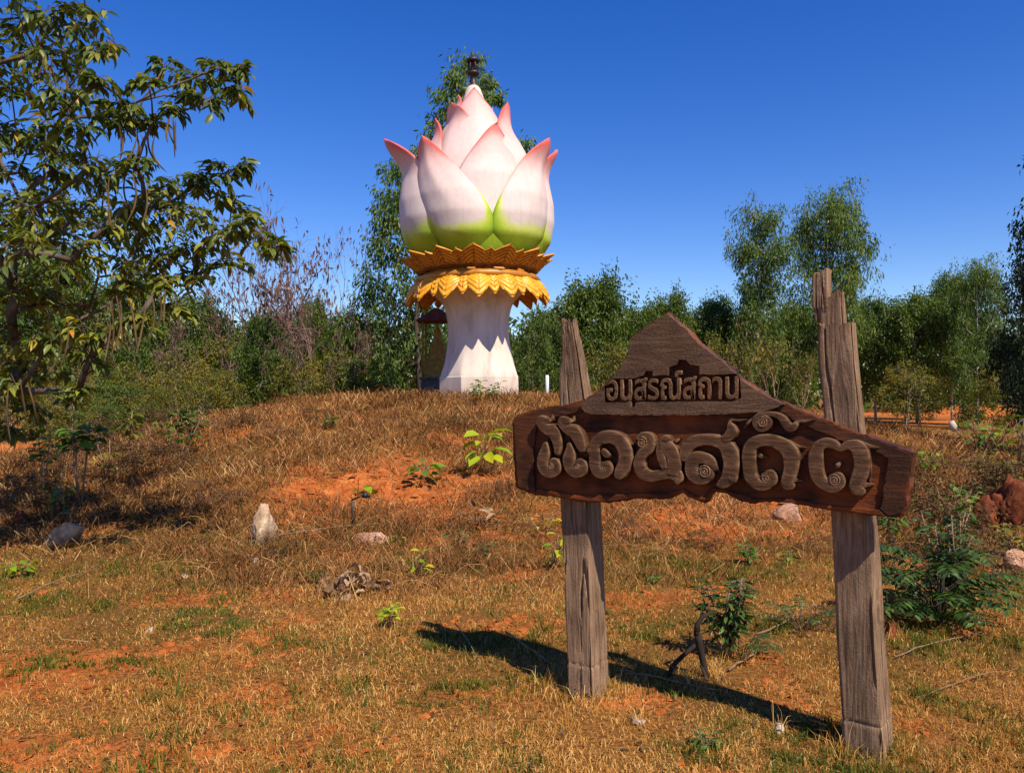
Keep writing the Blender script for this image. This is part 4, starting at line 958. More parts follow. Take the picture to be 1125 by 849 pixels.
link('trunk', tg.mesh('pod_tree_trunk'), mb_pod, ptree); link('crown', lg.mesh('pod_tree_crown'), ml_near, ptree)
m_pod = bark('seed_pod_skin', (.045, .026, .012), (.14, .09, .035), 14, .2)
PODS = [(50, 62, 26), (57, 60, 30), (55, 75, 24), (48, 70, 26), (75, 85, 45), (76, 120, 40), (73, 80, 36), (130, 135, 32), (135, 150, 28), (145, 140, 40), (150, 150, 34), (155, 148, 26), (165, 140, 44), (170, 150, 40), (187, 128, 36), (190, 130, 42), (193, 130, 38), (184, 132, 30), (115, 190, 50), (120, 195, 60), (160, 205, 45), (162, 210, 40), (140, 185, 52), (145, 190, 60), (110, 165, 46),
        (95, 360, 48), (100, 355, 56), (120, 330, 60), (123, 330, 70), (128, 325, 54), (132, 330, 66), (143, 332, 50), (146, 328, 60), (155, 330, 55), (160, 332, 62), (167, 325, 52), (175, 322, 48), (80, 370, 40), (30, 420, 50), (22, 415, 66), (10, 420, 70), (75, 350, 60), (66, 365, 48), (108, 345, 50), (182, 318, 40)]
for k, (px, py, L) in enumerate(PODS):
    Yp = YN + rs.uniform(-1.0, -.2); t = np.linspace(0, 1, 9)[:, None]
    a = W(px, py, Yp) - b0; sw = rs.normal(0, .022, 3); sw[2] = 0
    p = a + np.array([0, 0, -L / FOC * Yp]) * t + sw * np.sin(t * math.pi) * 1.2 + rs.normal(0, .06, 3) * [1, 1, 0] * t * t
    g = Geo(); g.tube(p, .0085 * np.array([.4, .7, .9, 1, 1, 1, .9, .65, .2]), 6)
    link('seed_pod', g.mesh('seed_pod'), m_pod, ptree)

# ------------------------------------------------------------------ ground cover
def blades(N, dmin, dmax, hmean, hvar, wid, dens, var_f, seed, lean=.8, ang=.82, lodp=.75):
    rs = np.random.default_rng(seed)
    d = dmin * (dmax / dmin) ** rs.random(N); th = rs.uniform(-ang, ang, N)
    x = d * np.sin(th); y = d * np.cos(th)
    keep = rs.random(N) < dens(x, y); x, y, d = x[keep], y[keep], d[keep]; n = len(x)
    z = ground_h(x, y) - .004
    lod = np.maximum(1, d / 5.0) ** lodp
    h = np.abs(rs.normal(hmean, hvar, n)) * (.45 + 1.2 * N2.fbm(x * 2.2 + 21, y * 2.2, 3)) * np.maximum(1, d / 9) ** .35 + .006; a = rs.uniform(0, 2 * math.pi, n); ln = np.clip(rs.normal(lean, .4, n), 0, 2.2)
    wd = wid * lod * rs.uniform(.6, 1.3, n)
    dx, dy = np.cos(a), np.sin(a); b = rs.uniform(0, 2 * math.pi, n); sx, sy = np.cos(b), np.sin(b)
    base = np.stack([x, y, z], 1); sv = np.stack([sx, sy, np.zeros(n)], 1) * wd[:, None]
    dv = np.stack([dx, dy, np.zeros(n)], 1)
    up = np.array([0, 0, 1.])
    mid = base + dv * (h * ln * .35)[:, None] + up * (h * .6)[:, None]
    tip = base + dv * (h * ln)[:, None] + up * (h * np.clip(1.0 - .38 * ln, .08, 1))[:, None]
    V = np.stack([base - sv, base + sv, mid + sv * .8, mid - sv * .8, tip], 1).reshape(-1, 3)
    i = np.arange(n)[:, None] * 5
    return V, i + [[0, 1, 2, 3]], i + [[3, 2, 4]], np.repeat(np.clip(var_f(x, y, rs), 0, 1), 5)
def e_of(x, y):
    ax = np.where(x < MX, 13.0, 17.0); ay = np.where(y < MY, 13.2, 11.0)
    return np.sqrt(((x - MX) / ax) ** 2 + ((y - MY) / ay) ** 2)
def mound(x, y): return 1 - sstep(.82, 1.05, e_of(x, y) + .25 * (N2.fbm(x * .5, y * .5, 3) - .5))
def clear(x, y): return (np.hypot(x - MX, y - MY) > 1.05)
def lawn_d(x, y): return np.clip((1.0 - .85 * soil(x, y)) * (1 - .45 * mound(x, y)) * (.08 + 1.9 * np.clip(N3.fbm(x * 5, y * 5, 3) - .18, 0, 1) ** 1.3 * 1.6), 0.03, 1) * clear(x, y)
def lawn_v(x, y, rs):
    g_ = green(x, y); r_ = rs.random(len(x))
    pg = .05 + .36 * g_
    ye = .22 * (N1.fbm(x * .9 + 60, y * .9, 3) - .45)
    return np.where(r_ < pg, rs.uniform(.05, .38, len(x)), np.clip(rs.normal(.68, .2, len(x)) + ye * 1.6, .30, 1))
V, q, t, a = blades(950000, 2.3, 40, .019, .013, .0016, lawn_d, lawn_v, 61, .9)
link('lawn_grass', np_mesh('lawn_grass', V, q, t, {'var': a}), ml_grass, kind='stuff', label='short dry straw coloured grass with green tufts over the foreground', cat='grass')
def tuft_d(x, y): return np.clip((N2.fbm(x * 2.6 + 11, y * 2.6, 4) - .46) * 9, 0, 1) * np.clip((N1.fbm(x * 12, y * 12, 2) - .44) * 8, 0, 1) * (.25 + .75 * green(x, y)) * (1 - .8 * mound(x, y)) * clear(x, y)
V, q, t, a = blades(900000, 2.4, 22, .034, .02, .0024, tuft_d, lambda x, y, r: np.clip(r.normal(.20, .10, len(x)), 0, .5), 68, .6)
link('green_grass', np_mesh('green_grass', V, q, t, {'var': a}), ml_grass, kind='stuff', label='small dark green grass tufts among the dry lawn', cat='grass')
def weed_d(x, y): return np.clip(mound(x, y) * (1.05 - 1.0 * soil(x, y)) * (.05 + 3.2 * np.clip(N1.fbm(x * 1.8 + 5, y * 1.8, 4) - .22, 0, 1) ** 1.2), 0, 1) * clear(x, y)
def weed_v(x, y, rs):
    b_ = N2.fbm(x * .7, y * .7 + 30, 3)
    return np.clip(rs.normal(.30 + .55 * b_, .2, len(x)), 0, 1) * np.where(rs.random(len(x)) < .10, .2, 1)
V, q, t, a = blades(480000, 5.5, 42, .105, .075, .0026, weed_d, weed_v, 62, 1.35, lodp=.8)
link('dry_weeds', np_mesh('dry_weeds', V, q, t, {'var': a}), ml_weed, kind='stuff', label='tangled dry brown weeds covering the mound', cat='weeds')

# longer straw left standing round the post feet and stones
def feet_blades(spots, seed):
    rs = np.random.default_rng(seed); X, Y, = [], []
    for x, y, r_, n in spots:
        a = rs.uniform(0, 6.28, n); q = r_ * (1 + np.abs(rs.normal(0, .45, n))); X.append(x + np.cos(a) * q); Y.append(y + np.sin(a) * q)
    x, y = np.concatenate(X), np.concatenate(Y); n = len(x); z = ground_h(x, y) - .01; h = np.abs(rs.normal(.06, .045, n)) + .015; a = rs.uniform(0, 6.28, n); b = rs.uniform(0, 6.28, n); ln = rs.uniform(.2, 1.3, n)
    base = np.stack([x, y, z], 1); dv = np.stack([np.cos(a), np.sin(a), 0 * a], 1); sv = np.stack([np.cos(b), np.sin(b), 0 * b], 1) * .0015; up = np.array([0, 0, 1.])
    mid = base + dv * (h * ln * .35)[:, None] + up * (h * .6)[:, None]; tip = base + dv * (h * ln)[:, None] + up * (h * (1 - .3 * ln))[:, None]
    i = np.arange(n)[:, None] * 5
    return np_mesh('tall_straw', np.stack([base - sv, base + sv, mid + sv * .8, mid - sv * .8, tip], 1).reshape(-1, 3), i + [[0, 1, 2, 3]], i + [[3, 2, 4]], {'var': np.repeat(np.clip(rs.normal(.68, .25, n), .1, 1), 5)})
FEET = [(.34, 4.20, .13, 520), (1.60, 3.49, .12, 520)]
for px, py, r_, n in [(74, 596, .2, 260), (290, 596, .16, 260), (408, 598, .2, 200), (164, 697, .03, 90), (864, 572, .3, 200), (856, 806, .02, 60), (699, 796, .03, 80), (800, 724, .1, 260), (425, 690, .06, 120), (772, 748, .08, 200), (1030, 684, .3, 400), (385, 650, .2, 260), (1112, 582, .4, 300), (1080, 584, .3, 300), (978, 702, .05, 120)]:
    p = G(px, py); FEET.append((p.x, p.y, r_, n))
link('tall_straw', feet_blades(FEET, 70), ml_grass, kind='stuff', label='longer straw standing round the post feet and stones', cat='grass')
# crumbs of red earth on the bare patches
rs = np.random.default_rng(67); g = Geo(); k = 0
ico = np.array([(0, 0, 1), (.89, 0, .45), (.28, .85, .45), (-.72, .53, .45), (-.72, -.53, .45), (.28, -.85, .45)]); icf = [(0, 1, 2), (0, 2, 3), (0, 3, 4), (0, 4, 5), (0, 5, 1)]
while k < 5200:
    d = 2.5 * (24 / 2.5) ** rs.random(); th = rs.uniform(-.72, .72); x, y = d * math.sin(th), d * math.cos(th)
    if rs.random() > float(soil(x, y)) ** 1.2: continue
    k += 1; r_ = min(.07, abs(rs.normal(0, .012)) * max(1, d / 5) + .004)
    g.add(ico * [r_ * rs.uniform(.7, 1.4), r_ * rs.uniform(.7, 1.4), r_] + rs.normal(0, .22 * r_, (6, 3)) + [x, y, float(ground_h(x, y)) - .45 * r_], None, icf)
clods = link('soil_clods', g.mesh('soil_clods'), m_ground, kind='stuff', label='crumbs of red earth on the bare patches', cat='soil')
a = clods.data.attributes.new('soil', 'FLOAT', 'POINT'); a.data.foreach_set('value', [1.0] * len(clods.data.vertices))
# longer dead stems lying over the mound
rs = np.random.default_rng(63); g = Geo()
k = 0
while k < 2800:
    d = 5.5 * (30 / 5.5) ** rs.random(); th = rs.uniform(-.75, .75); x, y = d * math.sin(th), d * math.cos(th)
    if rs.random() > float(mound(np.array(x), np.array(y))) * .9 + .04 or not clear(x, y): continue
    k += 1
    L = rs.uniform(.15, .6); a = rs.uniform(0, 6.28); n = 5; t = np.linspace(0, 1, n)
    px, py = x + np.cos(a) * L * t * .9 + rs.normal(0, .02, n), y + np.sin(a) * L * t * .9 + rs.normal(0, .02, n)
    z = ground_h(px, py) + .02 + rs.uniform(.03, .22) * np.sin(t * math.pi * rs.uniform(.5, 1))
    g.tube(np.stack([px, py, z], 1), np.linspace(.003, .0012, n) * max(1, d / 7) ** .7, 3, False, rs.uniform(.35, 1))
link('dead_stems', g.mesh('dead_stems'), ml_weed, kind='stuff', label='thin arching dead stems lying over the mound', cat='stems')

# fallen dry leaves
rs = np.random.default_rng(64); N = 2200; g = Geo()
d = 2.4 * (18 / 2.4) ** rs.random(N); th = rs.uniform(-.75, .75, N); x, y = d * np.sin(th), d * np.cos(th)
dd = rs.normal(0, 1, (N, 3)); dd[:, 2] *= .25; nr = rs.normal(0, .35, (N, 3)) + [0, 0, 1]
s = rs.uniform(.012, .045, N) * np.maximum(1, d / 6) ** .6
g.leaves(np.stack([x, y, ground_h(x, y) + .012 + .02 * rs.random(N)], 1), dd, nr, s, s * .5, np.clip(rs.normal(.55, .3, N), 0, 1), .3)
link('fallen_leaves', g.mesh('fallen_leaves'), ml_dry, kind='stuff', label='small brown fallen leaves scattered over the grass', cat='leaves')

# ------------------------------------------------------------------ rocks
def rock_mat(name, c0, c1, c2):
    m, ns, ls, b = M(name, .9, .2)
    tc = nd(ns, 'TexCoord'); n = nd(ns, 'TexNoise', Scale=9.0, Detail=8.0, Roughness=.7); ls.new(tc.outputs['Object'], n.inputs['Vector'])
    rp = ramp(ns, [(.3, c0), (.5, c1), (.7, c2)]); ls.new(n.outputs[0], rp.inputs[0]); ls.new(rp.outputs[0], b.inputs['Base Color']); bump(ns, ls, b, n.outputs[0], .7, .03)
    return m
mr_pale = rock_mat('pale_stone', (.15, .085, .045), (.38, .25, .155), (.56, .44, .31))
mr_pink = rock_mat('pinkish_stone', (.22, .09, .045), (.40, .21, .13), (.52, .34, .25))
mr_red = rock_mat('red_laterite', (.03, .010, .006), (.13, .032, .011), (.30, .075, .020))
mr_white = rock_mat('white_chip', (.32, .24, .17), (.50, .42, .33), (.62, .56, .47))
def rock(px, py, wpx, hpx, mat, label, seed, name='rock', tilt=0.0, taper=0.0, sink=.25, rough=.10):
    p = G(px, py); k = p.y / FOC; bm = bmesh.new()
    bmesh.ops.create_icosphere(bm, subdivisions=4, radius=1)
    r_ = random.Random(seed)
    pl = [(Vector((r_.gauss(0, 1), r_.gauss(0, 1), r_.gauss(0, .8))).normalized(), r_.uniform(.45, .85)) for _ in range(15)]
    off = Vector((seed * 3.1, seed * 1.7, 0))
    for v in bm.verts:
        c = v.co.copy()
        for n, d in pl:
            e_ = c.dot(n) - d
            if e_ > 0: c -= n * e_ * .92
        c *= 1 + rough * noise.fractal(c * 2.2 + off, 1, 2, 4); tp = 1 - taper * c.z; c.x *= tp; c.y *= tp; c *= 1 + .10 * noise.fractal(c * 6 + off, 1, 2, 3); v.co = Vector((c.x * wpx * k * .56, c.y * (wpx + hpx) * .5 * k * .6, c.z * hpx * k * .78))
    bmesh.ops.rotate(bm, verts=bm.verts, cent=(0, 0, 0), matrix=Matrix.Rotation(tilt, 3, 'Y'))
    me = bpy.data.meshes.new(name); bm.to_mesh(me); bm.free()
    me.polygons.foreach_set('use_smooth', [True] * len(me.polygons))
    o = link(name, me, mat, label=label, cat='rock'); o.location = p + Vector((0, 0, hpx * k * (.5 - sink))); o.rotation_euler.z = 0
    return o
rock(74, 598, 52, 16, mr_pale, 'long pale stone lying tilted in the grass at the shaded left foot of the mound', 1, tilt=-.62, sink=-.15)
rock(290, 594, 32, 36, mr_pale, 'pointed pale stone standing on the slope left of the bare red patch', 2, taper=.55, sink=.15)
rock(408, 597, 44, 13, mr_pink, 'flat brownish stone at the lower edge of the bare red patch', 3)
rock(164, 695, 10, 7, mr_white, 'small white stone chip lying on the open grass at left', 4, 'stone_chip')
rock(282, 617, 10, 6, mr_white, 'small pale stone just below the pointed stone', 5, 'stone_chip')
rock(864, 572, 40, 22, mr_pink, 'pinkish stone showing just under the bottom edge of the sign board', 6)
rock(856, 806, 13, 10, mr_white, 'small cream stone lying by the shadow near the right post', 7, 'stone_chip')
rock(699, 795, 20, 10, mr_pale, 'crumbly pale clod in front of the left post', 8, 'stone_chip')
rock(978, 700, 16, 26, mr_red, 'small red earth clod beside the right post', 9)
rock(1112, 580, 56, 56, mr_red, 'large dark red boulder at the right edge behind the ferny plant', 10, 'boulder', rough=.3)
rock(1080, 582, 36, 36, mr_red, 'smaller red boulder left of the large one', 11, 'boulder', rough=.3)
rock(1118, 625, 50, 22, mr_pink, 'flat stone slab at the right edge below the boulders', 12)
rock(22, 577, 22, 16, mr_red, 'red earth clod in the shade at the left edge', 13)
rock(203, 635, 9, 6, mr_pale, 'tiny pale stone in the grass right of the long tilted stone', 14, 'stone_chip')

# ------------------------------------------------------------------ small plants
def leafy(px, py, hpx, n, Lpx, mat, label, seed, spread=.6, ratio=.5, name='sapling', var=(.3, .95), stems=1, wid=None, cat='plant', group=None, droop=.25, t0=.35):
    p = G(px, py); k = p.y / FOC; H = hpx * k; L = Lpx * k; rs = np.random.default_rng(seed); tg, lg = Geo(), Geo()
    per = max(1, n // stems); Wr = (wid or hpx * .35) * k
    for s in range(stems):
        a = rs.uniform(0, 6.28); top = np.array([math.cos(a) * Wr * rs.uniform(.2, 1) * (stems > 1), math.sin(a) * Wr * rs.uniform(.2, 1) * (stems > 1), H * rs.uniform(.75, 1)])
        mid = top * .5 + rs.normal(0, .04 * H, 3)
        tg.tube([(0, 0, -.03), mid, top], [.012 * H + .002, .009 * H + .0015, .004 * H + .001], 6)
        t = np.sort(rs.uniform(t0, 1.0, per))[:, None]; q = 2 * t * (1 - t) * mid + t * t * top
        ang = np.arange(per) * 2.4 + rs.uniform(0, 6); d = np.stack([np.cos(ang), np.sin(ang), rs.uniform(-.1, .5, per)], 1); d[:, 2] -= droop * (1 - t[:, 0])
        pet = d * (Wr * spread * (1.1 - .5 * t)) if stems == 1 else d * L * .25
        for i in range(per): tg.tube([q[i], q[i] + pet[i]], [.0018 + .003 * H, .001 + .002 * H], 4, False)
        nr = np.array([0, 0, 1.]) + rs.normal(0, .35, (per, 3)); d2 = d + [0, 0, -.25]
        lg.ovals(q + pet, d2, nr, L * rs.uniform(.7, 1.15, per), L * ratio * rs.uniform(.8, 1.1, per), rs.uniform(*var, per), .15)
    e = empty(name, p, label, cat, group)
    link('stem', tg.mesh('stem'), mb_stick, e); link('foliage', lg.mesh('foliage'), mat, e); return e
leafy(532, 520, 48, 18, 23, ml_bright, 'tall bright yellow green sapling on the slope left of the sign board', 71, .7, .5, droop=.8)
leafy(467, 533, 30, 14, 17, ml_fresh, 'round leaved green sapling at the top right of the bare red patch', 72, .9, .6)
leafy(400, 545, 12, 4, 16, ml_bright, 'two leaved bright seedling above the bent black stake', 73, .7, .6, var=(.3, .7))
leafy(425, 690, 26, 40, 9, ml_bright, 'small round yellow green seedling on the open grass below the leaf heap', 74, .7, .6, stems=6, wid=16, var=(.4, .95))
leafy(460, 635, 28, 16, 11, ml_bright, 'yellowing seedling just right of the dry leaf heap', 75, .9, .55, stems=3, wid=26, var=(.5, 1))
leafy(436, 600, 12, 6, 9, ml_bright, 'tiny yellow green seedling at the foot of the black stake', 76, .8, .55, stems=2, wid=10)
leafy(606, 625, 40, 18, 12, ml_bright, 'bright yellow green weed close to the left side of the left post', 77, .9, .5, stems=5, wid=26)
leafy(598, 590, 25, 9, 11, ml_bright, 'sparse yellow weed above the bright weed by the left post', 78, .9, .5, stems=3, wid=26, var=(.6, 1))
leafy(535, 612, 16, 30, 9, ml_deep, 'low dark green tuft in the dry grass below the tall sapling', 79, .7, .4, stems=6, wid=12)
leafy(823, 620, 24, 44, 10, ml_fresh, 'small leafy green bush under the middle of the sign board', 80, .7, .45, stems=7, wid=14, var=(.1, .8))
leafy(868, 617, 14, 16, 9, ml_fresh, 'tiny green weed right of the small leafy bush', 81, .7, .45, stems=4, wid=8)
leafy(20, 634, 16, 18, 13, ml_bright, 'low yellow green weed at the left edge below the shade', 82, .8, .5, stems=5, wid=16, var=(.1, .8))
leafy(720, 640, 10, 16, 8, ml_fresh, 'small green tuft in the grass right of the left post', 83, .7, .4, stems=4, wid=14)
leafy(780, 825, 22, 34, 12, ml_fresh, 'low dull green weed in front of the shadow between the posts', 84, .8, .35, stems=9, wid=28, var=(0, .5))
leafy(522, 445, 30, 30, 7, ml_fresh, 'thin green weed in front of the white plinth, left one of two', 85, .6, .6, stems=3, wid=12)
leafy(543, 442, 24, 26, 7, ml_fresh, 'thin green weed in front of the white plinth, right one of two', 86, .6, .6, stems=3, wid=10)
leafy(208, 478, 32, 40, 12, ml_deep, 'dark green sapling standing at the top of the shaded bank', 87, .7, .5, stems=5, wid=16)
leafy(88, 560, 100, 46, 17, ml_fresh, 'tall thin sapling with a green top in front of the shaded bank', 88, .5, .55, stems=3, wid=20, var=(0, .6), t0=.74, droop=.4)
leafy(116, 535, 70, 14, 12, ml_olive, 'nearly bare sapling right of the tall thin sapling', 89, .5, .5, stems=2, wid=12)
leafy(45, 548, 78, 30, 13, ml_fresh, 'slim sapling in the shade left of the tall thin sapling', 130, .5, .5, stems=2, wid=16, var=(0, .7), t0=.6, droop=.4)
leafy(150, 520, 86, 36, 12, ml_olive, 'slim olive sapling at the right end of the shaded bank', 131, .5, .5, stems=2, wid=18, var=(0, .8), t0=.55, droop=.4)
leafy(200, 500, 40, 40, 11, ml_fresh, 'low leafy weed on the slope right of the shaded bank', 132, .6, .5, stems=6, wid=26, var=(0, .6))
leafy(66, 575, 50, 18, 14, ml_fresh, 'leafy weed in the shade above the long tilted stone', 90, .7, .5, stems=3, wid=20, var=(.2, .8))
leafy(1020, 520, 26, 40, 11, ml_bright, 'bright green bush just right of the sign board end', 91, .7, .5, stems=8, wid=28, var=(.1, .7))
leafy(1085, 500, 44, 70, 12, ml_fresh, 'tangled green bush behind the red boulders', 92, .7, .5, stems=12, wid=44, var=(.2, .9))
leafy(1118, 520, 62, 70, 12, ml_olive, 'olive bush at the right edge above the boulders', 93, .7, .5, stems=12, wid=40)
leafy(980, 605, 60, 60, 12, ml_fresh, 'scrubby weed close behind the right post below the board', 94, .7, .5, stems=8, wid=34, var=(0, .7))
leafy(500, 600, 18, 30, 8, ml_deep, 'small dark weed right of the flat brownish stone', 95, .7, .45, stems=6, wid=14)
leafy(345, 640, 14, 24, 8, ml_fresh, 'low green tuft left of the dry leaf heap', 96, .7, .4, stems=6, wid=16, var=(0, .5))
leafy(365, 470, 14, 26, 8, ml_fresh, 'small green weed on the crest of the mound', 97, .7, .4, stems=6, wid=14, var=(0, .5))

leafy(1035, 672, 115, 300, 15, ml_deep, 'tall dark leafy shrub behind the feathery fronds at right', 120, .6, .3, stems=10, wid=60, var=(0, .9), droop=.5)
leafy(985, 575, 34, 60, 11, ml_fresh, 'light green weed touching the right end of the sign board from behind', 121, .7, .5, stems=8, wid=26, var=(.2, .9))
leafy(1048, 580, 50, 80, 11, ml_fresh, 'green weed left of the red boulders', 122, .7, .5, stems=9, wid=34, var=(0, .8))
leafy(1098, 548, 50, 80, 12, ml_olive, 'dull green weed hanging over the red boulders', 123, .7, .5, stems=9, wid=36)
leafy(1115, 610, 34, 50, 12, ml_olive, 'dull weed in front of the large red boulder', 124, .7, .5, stems=7, wid=24)
def ferny(px, py, hpx, nf, Lpx, label, seed, spread=1.0, leafpx=9, lean=(0, 0)):
    """a clump of arching fronds with paired narrow leaflets"""
    p = G(px, py); k = p.y / FOC; rs = np.random.default_rng(seed); tg, lg = Geo(), Geo()
    for i in range(nf):
        a = i * 2.4 + rs.normal(0, .3); H = hpx * k * rs.uniform(.35, .95); s = np.array([math.cos(a) * .05, math.sin(a) * .05, H * .6 * rs.random() + .02])
        L = Lpx * k * rs.uniform(.7, 1.2); o = np.array([math.cos(a) * spread + lean[0], math.sin(a) * spread + lean[1], .45])
        m = s + o * L * .5 + [0, 0, L * .22]; e_ = s + o * L * .95 + [0, 0, -.18 * L]
        tg.tube([(rs.normal(0, .02), rs.normal(0, .02), -.03), s, s + (m - s) * .5], .004, 5, False)
        t = np.linspace(0, 1, 9)[:, None]; c = (1 - t) ** 2 * s + 2 * t * (1 - t) * m + t * t * e_; tg.tube(c, np.linspace(.003, .001, 9), 4, False)
        nl = 12; t = np.linspace(.15, 1, nl)[:, None]; q = (1 - t) ** 2 * s + 2 * t * (1 - t) * m + t * t * e_
        ax_ = np.gradient(q, axis=0); ax_ /= np.linalg.norm(ax_, axis=1)[:, None]; sd_ = np.cross(ax_, [0, 0, 1.]); sd_ /= np.linalg.norm(sd_, axis=1)[:, None] + 1e-6
        for sg in (-1, 1):
            d = sd_ * sg + ax_ * .35 + rs.normal(0, .12, (nl, 3)); d[:, 2] -= .25
            nr = np.cross(ax_, d) * sg * -1; nr = np.where(nr[:, 2:3] < 0, -nr, nr) + rs.normal(0, .2, (nl, 3))
            lg.leaves(q, d, nr, leafpx * k * rs.uniform(.8, 1.2, nl) * (1.15 - .5 * t[:, 0]), leafpx * k * .26, np.clip(rs.normal(.5, .25, nl), 0, 1), .15)
    e = empty('ferny_plant', p, label, 'plant'); link('stem', tg.mesh('stem'), mb_dark, e); link('foliage', lg.mesh('foliage'), ml_deep, e)
ferny(1030, 684, 125, 44, 74, 'large dark green plant with feathery fronds right of the right post', 101, 1.0, 17)
leafy(800, 724, 96, 340, 15, ml_deep, 'dark green leafy plant standing between the two sign posts', 102, .55, .3, stems=9, wid=34, var=(0, .9), droop=.5)
ferny(815, 722, 60, 9, 34, 'low feathery fronds at the right side of the dark green plant between the posts', 105, .9, 9)
ferny(880, 692, 40, 7, 40, 'few low feathery fronds in the shade left of the right post', 103, 1.0, 9)

# hooked old root beside the feathery plant
p = G(772, 745); k = p.y / FOC; g = Geo()
def rel(px, py, dy=0): return W(px, py, p.y + dy) - np.array(p)
g.tube([rel(778, 752), rel(773, 730), rel(768, 705), rel(766, 693)], [.012, .018, .022, .020], 8)
g.tube([rel(766, 697), rel(766, 686), rel(772, 677), rel(786, 671, .04)], [.021, .017, .013, .004], 8)
g.tube([rel(735, 742, -.05), rel(738, 732), rel(748, 722), rel(764, 708)], [.010, .014, .014, .010], 7)
g.tube([rel(770, 730), rel(780, 755, -.08), rel(790, 775, -.14)], [.010, .009, .004], 6)
link('old_root', g.mesh('old_root'), mb_black, label='hooked dead root sticking up beside the feathery plant between the posts', cat='root', loc=p)
# bent black stake with a round head
p = G(387, 580); g = Geo()
g.tube([rel(387, 590), rel(387, 565), rel(386.5, 549)], .011, 8); g.tube([rel(386.5, 549), rel(394, 546), rel(400, 544)], .010, 8)
m_black, ns, ls, b = M('black_plastic', .5, .4); b.inputs['Base Color'].default_value = (.012, .012, .013, 1)
st = empty('bent_stake', p, 'thin bent black stake with a small round head on the bare red earth', 'stake')
link('pole', g.mesh('pole'), m_black, st)
g = Geo(); v, q = lathe([(.001, -.03), (.028, -.026), (.036, 0), (.03, .025), (.001, .03)], 14); g.add(v + rel(401, 544), q)
link('head', g.mesh('head'), m_black, st)
# dry leaf heap
p = G(385, 648); rs = np.random.default_rng(110); g = Geo(); k = p.y / FOC; n = 60
o = rs.normal(0, 1, (n, 3)) * [19 * k, 19 * k, 0]; o[:, 2] = np.abs(rs.normal(.03, .035, n)) + .01
d = rs.normal(0, 1, (n, 3)); d[:, 2] = np.abs(d[:, 2]) * .4; g.ovals(o, d, rs.normal(0, .6, (n, 3)) + [0, 0, .6], rs.uniform(.07, .17, n), rs.uniform(.03, .07, n), np.clip(rs.normal(.6, .3, n), 0, 1), .45, .35)
link('dry_leaf_heap', g.mesh('dry_leaf_heap'), m_dry, label='heap of large curled dry leaves in the middle of the slope', cat='leaf heap', loc=p)
p = G(530, 575); g = Geo(); n = 30; k = p.y / FOC
o = rs.normal(0, 1, (n, 3)) * [18 * k, 20 * k, 0]; o[:, 2] = np.abs(rs.normal(.05, .05, n))
d = rs.normal(0, 1, (n, 3)); g.ovals(o, d, rs.normal(0, .6, (n, 3)) + [0, 0, .6], rs.uniform(.08, .16, n), rs.uniform(.03, .06, n), np.clip(rs.normal(.5, .3, n), 0, 1), .45)
for _ in range(14):
    a = rs.normal(0, 1, 3) * [25 * k, 25 * k, 0]; bb = a + rs.normal(0, .3, 3) * [1, 1, .35]; a[2] = .02; bb[2] = abs(bb[2]) + .03; g.tube([a, (a + bb) / 2 + [0, 0, .04], bb], .004, 4, False, .2)
link('dry_leaf_heap', g.mesh('dry_leaf_heap'), m_dry, label='tangle of dry leaves and twigs below the tall bright sapling', cat='leaf heap', loc=p)

# sticks on the ground
def stick(pts, r_, label, lift=.02, group=None):
    q = [np.array(G(x, y)) + [0, 0, lift + dz] for x, y, dz in pts]; o = q[0].copy(); g = Geo()
    c = catmull([list(p_ - o) for p_ in q], 4); c += np.random.default_rng(int(pts[0][0])).normal(0, .004, c.shape)
    g.tube(c, np.linspace(r_, r_ * .4, len(c)), 6); link('stick', g.mesh('stick'), mb_stick, label=label, cat='stick', loc=o)
stick([(985, 725, 0), (1030, 712, .02), (1090, 698, .01)], .005, 'thin fallen stick lying on the grass right of the right post')
stick([(830, 700, 0), (860, 692, .02), (898, 676, .06)], .007, 'pale stick on the grass left of the right post')
stick([(683, 740, 0), (720, 752, .02), (790, 765, .01)], .006, 'long straw stem crossing the shadow right of the left post')
stick([(500, 695, .04), (515, 712, .03), (528, 735, .0)], .005, 'curved straw stem across the tip of the shadow')
stick([(800, 740, 0), (822, 728, .02), (845, 715, .02)], .008, 'short pale stick just right of the feathery plant')
stick([(1010, 770, 0), (1060, 752, .01), (1120, 742, .02)], .004, 'faint stick at the lower right edge of the picture')
stick([(270, 600, .02), (330, 592, .05), (400, 582, .04), (470, 580, .02)], .008, 'long dark branch lying along the foot of the bare red patch')
stick([(405, 548, .02), (440, 560, .03), (480, 572, .02)], .007, 'dark twig running down the bare red patch from the black stake')
stick([(556, 700, .02), (590, 725, .02), (618, 742, .01)], .006, 'thin twig pointing at the foot of the left post')
stick([(20, 664, .02), (60, 645, .03), (110, 628, .02)], .008, 'thin stick in the grass below the long tilted stone')

# ------------------------------------------------------------------ shrine behind the pedestal, stakes
Ys = 24.0; p = G(500, 440); x0 = W(481, 430, Ys)[0]; gz_ = float(ground_h(x0, Ys)); sk = Ys / FOC
shr = empty('spirit_shrine', (x0, Ys, gz_), 'small golden shrine with a dark red roof half hidden behind the white pedestal', 'shrine')
def box(g, x, y, z, sx, sy, sz):
    bm = bmesh.new(); bmesh.ops.create_cube(bm, size=1); bmesh.ops.scale(bm, vec=(sx, sy, sz), verts=bm.verts); bmesh.ops.bevel(bm, geom=bm.edges[:], offset=.02, segments=1, affect='EDGES')
    bm.verts.ensure_lookup_table(); V = [(v.co.x + x, v.co.y + y, v.co.z + z) for v in bm.verts]; bm.verts.index_update()
    for f in bm.faces:
        i = [v.index for v in f.verts]
        for k_ in range(1, len(i) - 1): g.t.append(np.array([[i[0], i[k_], i[k_ + 1]]]) + g.n)
    g.add(V); bm.free()
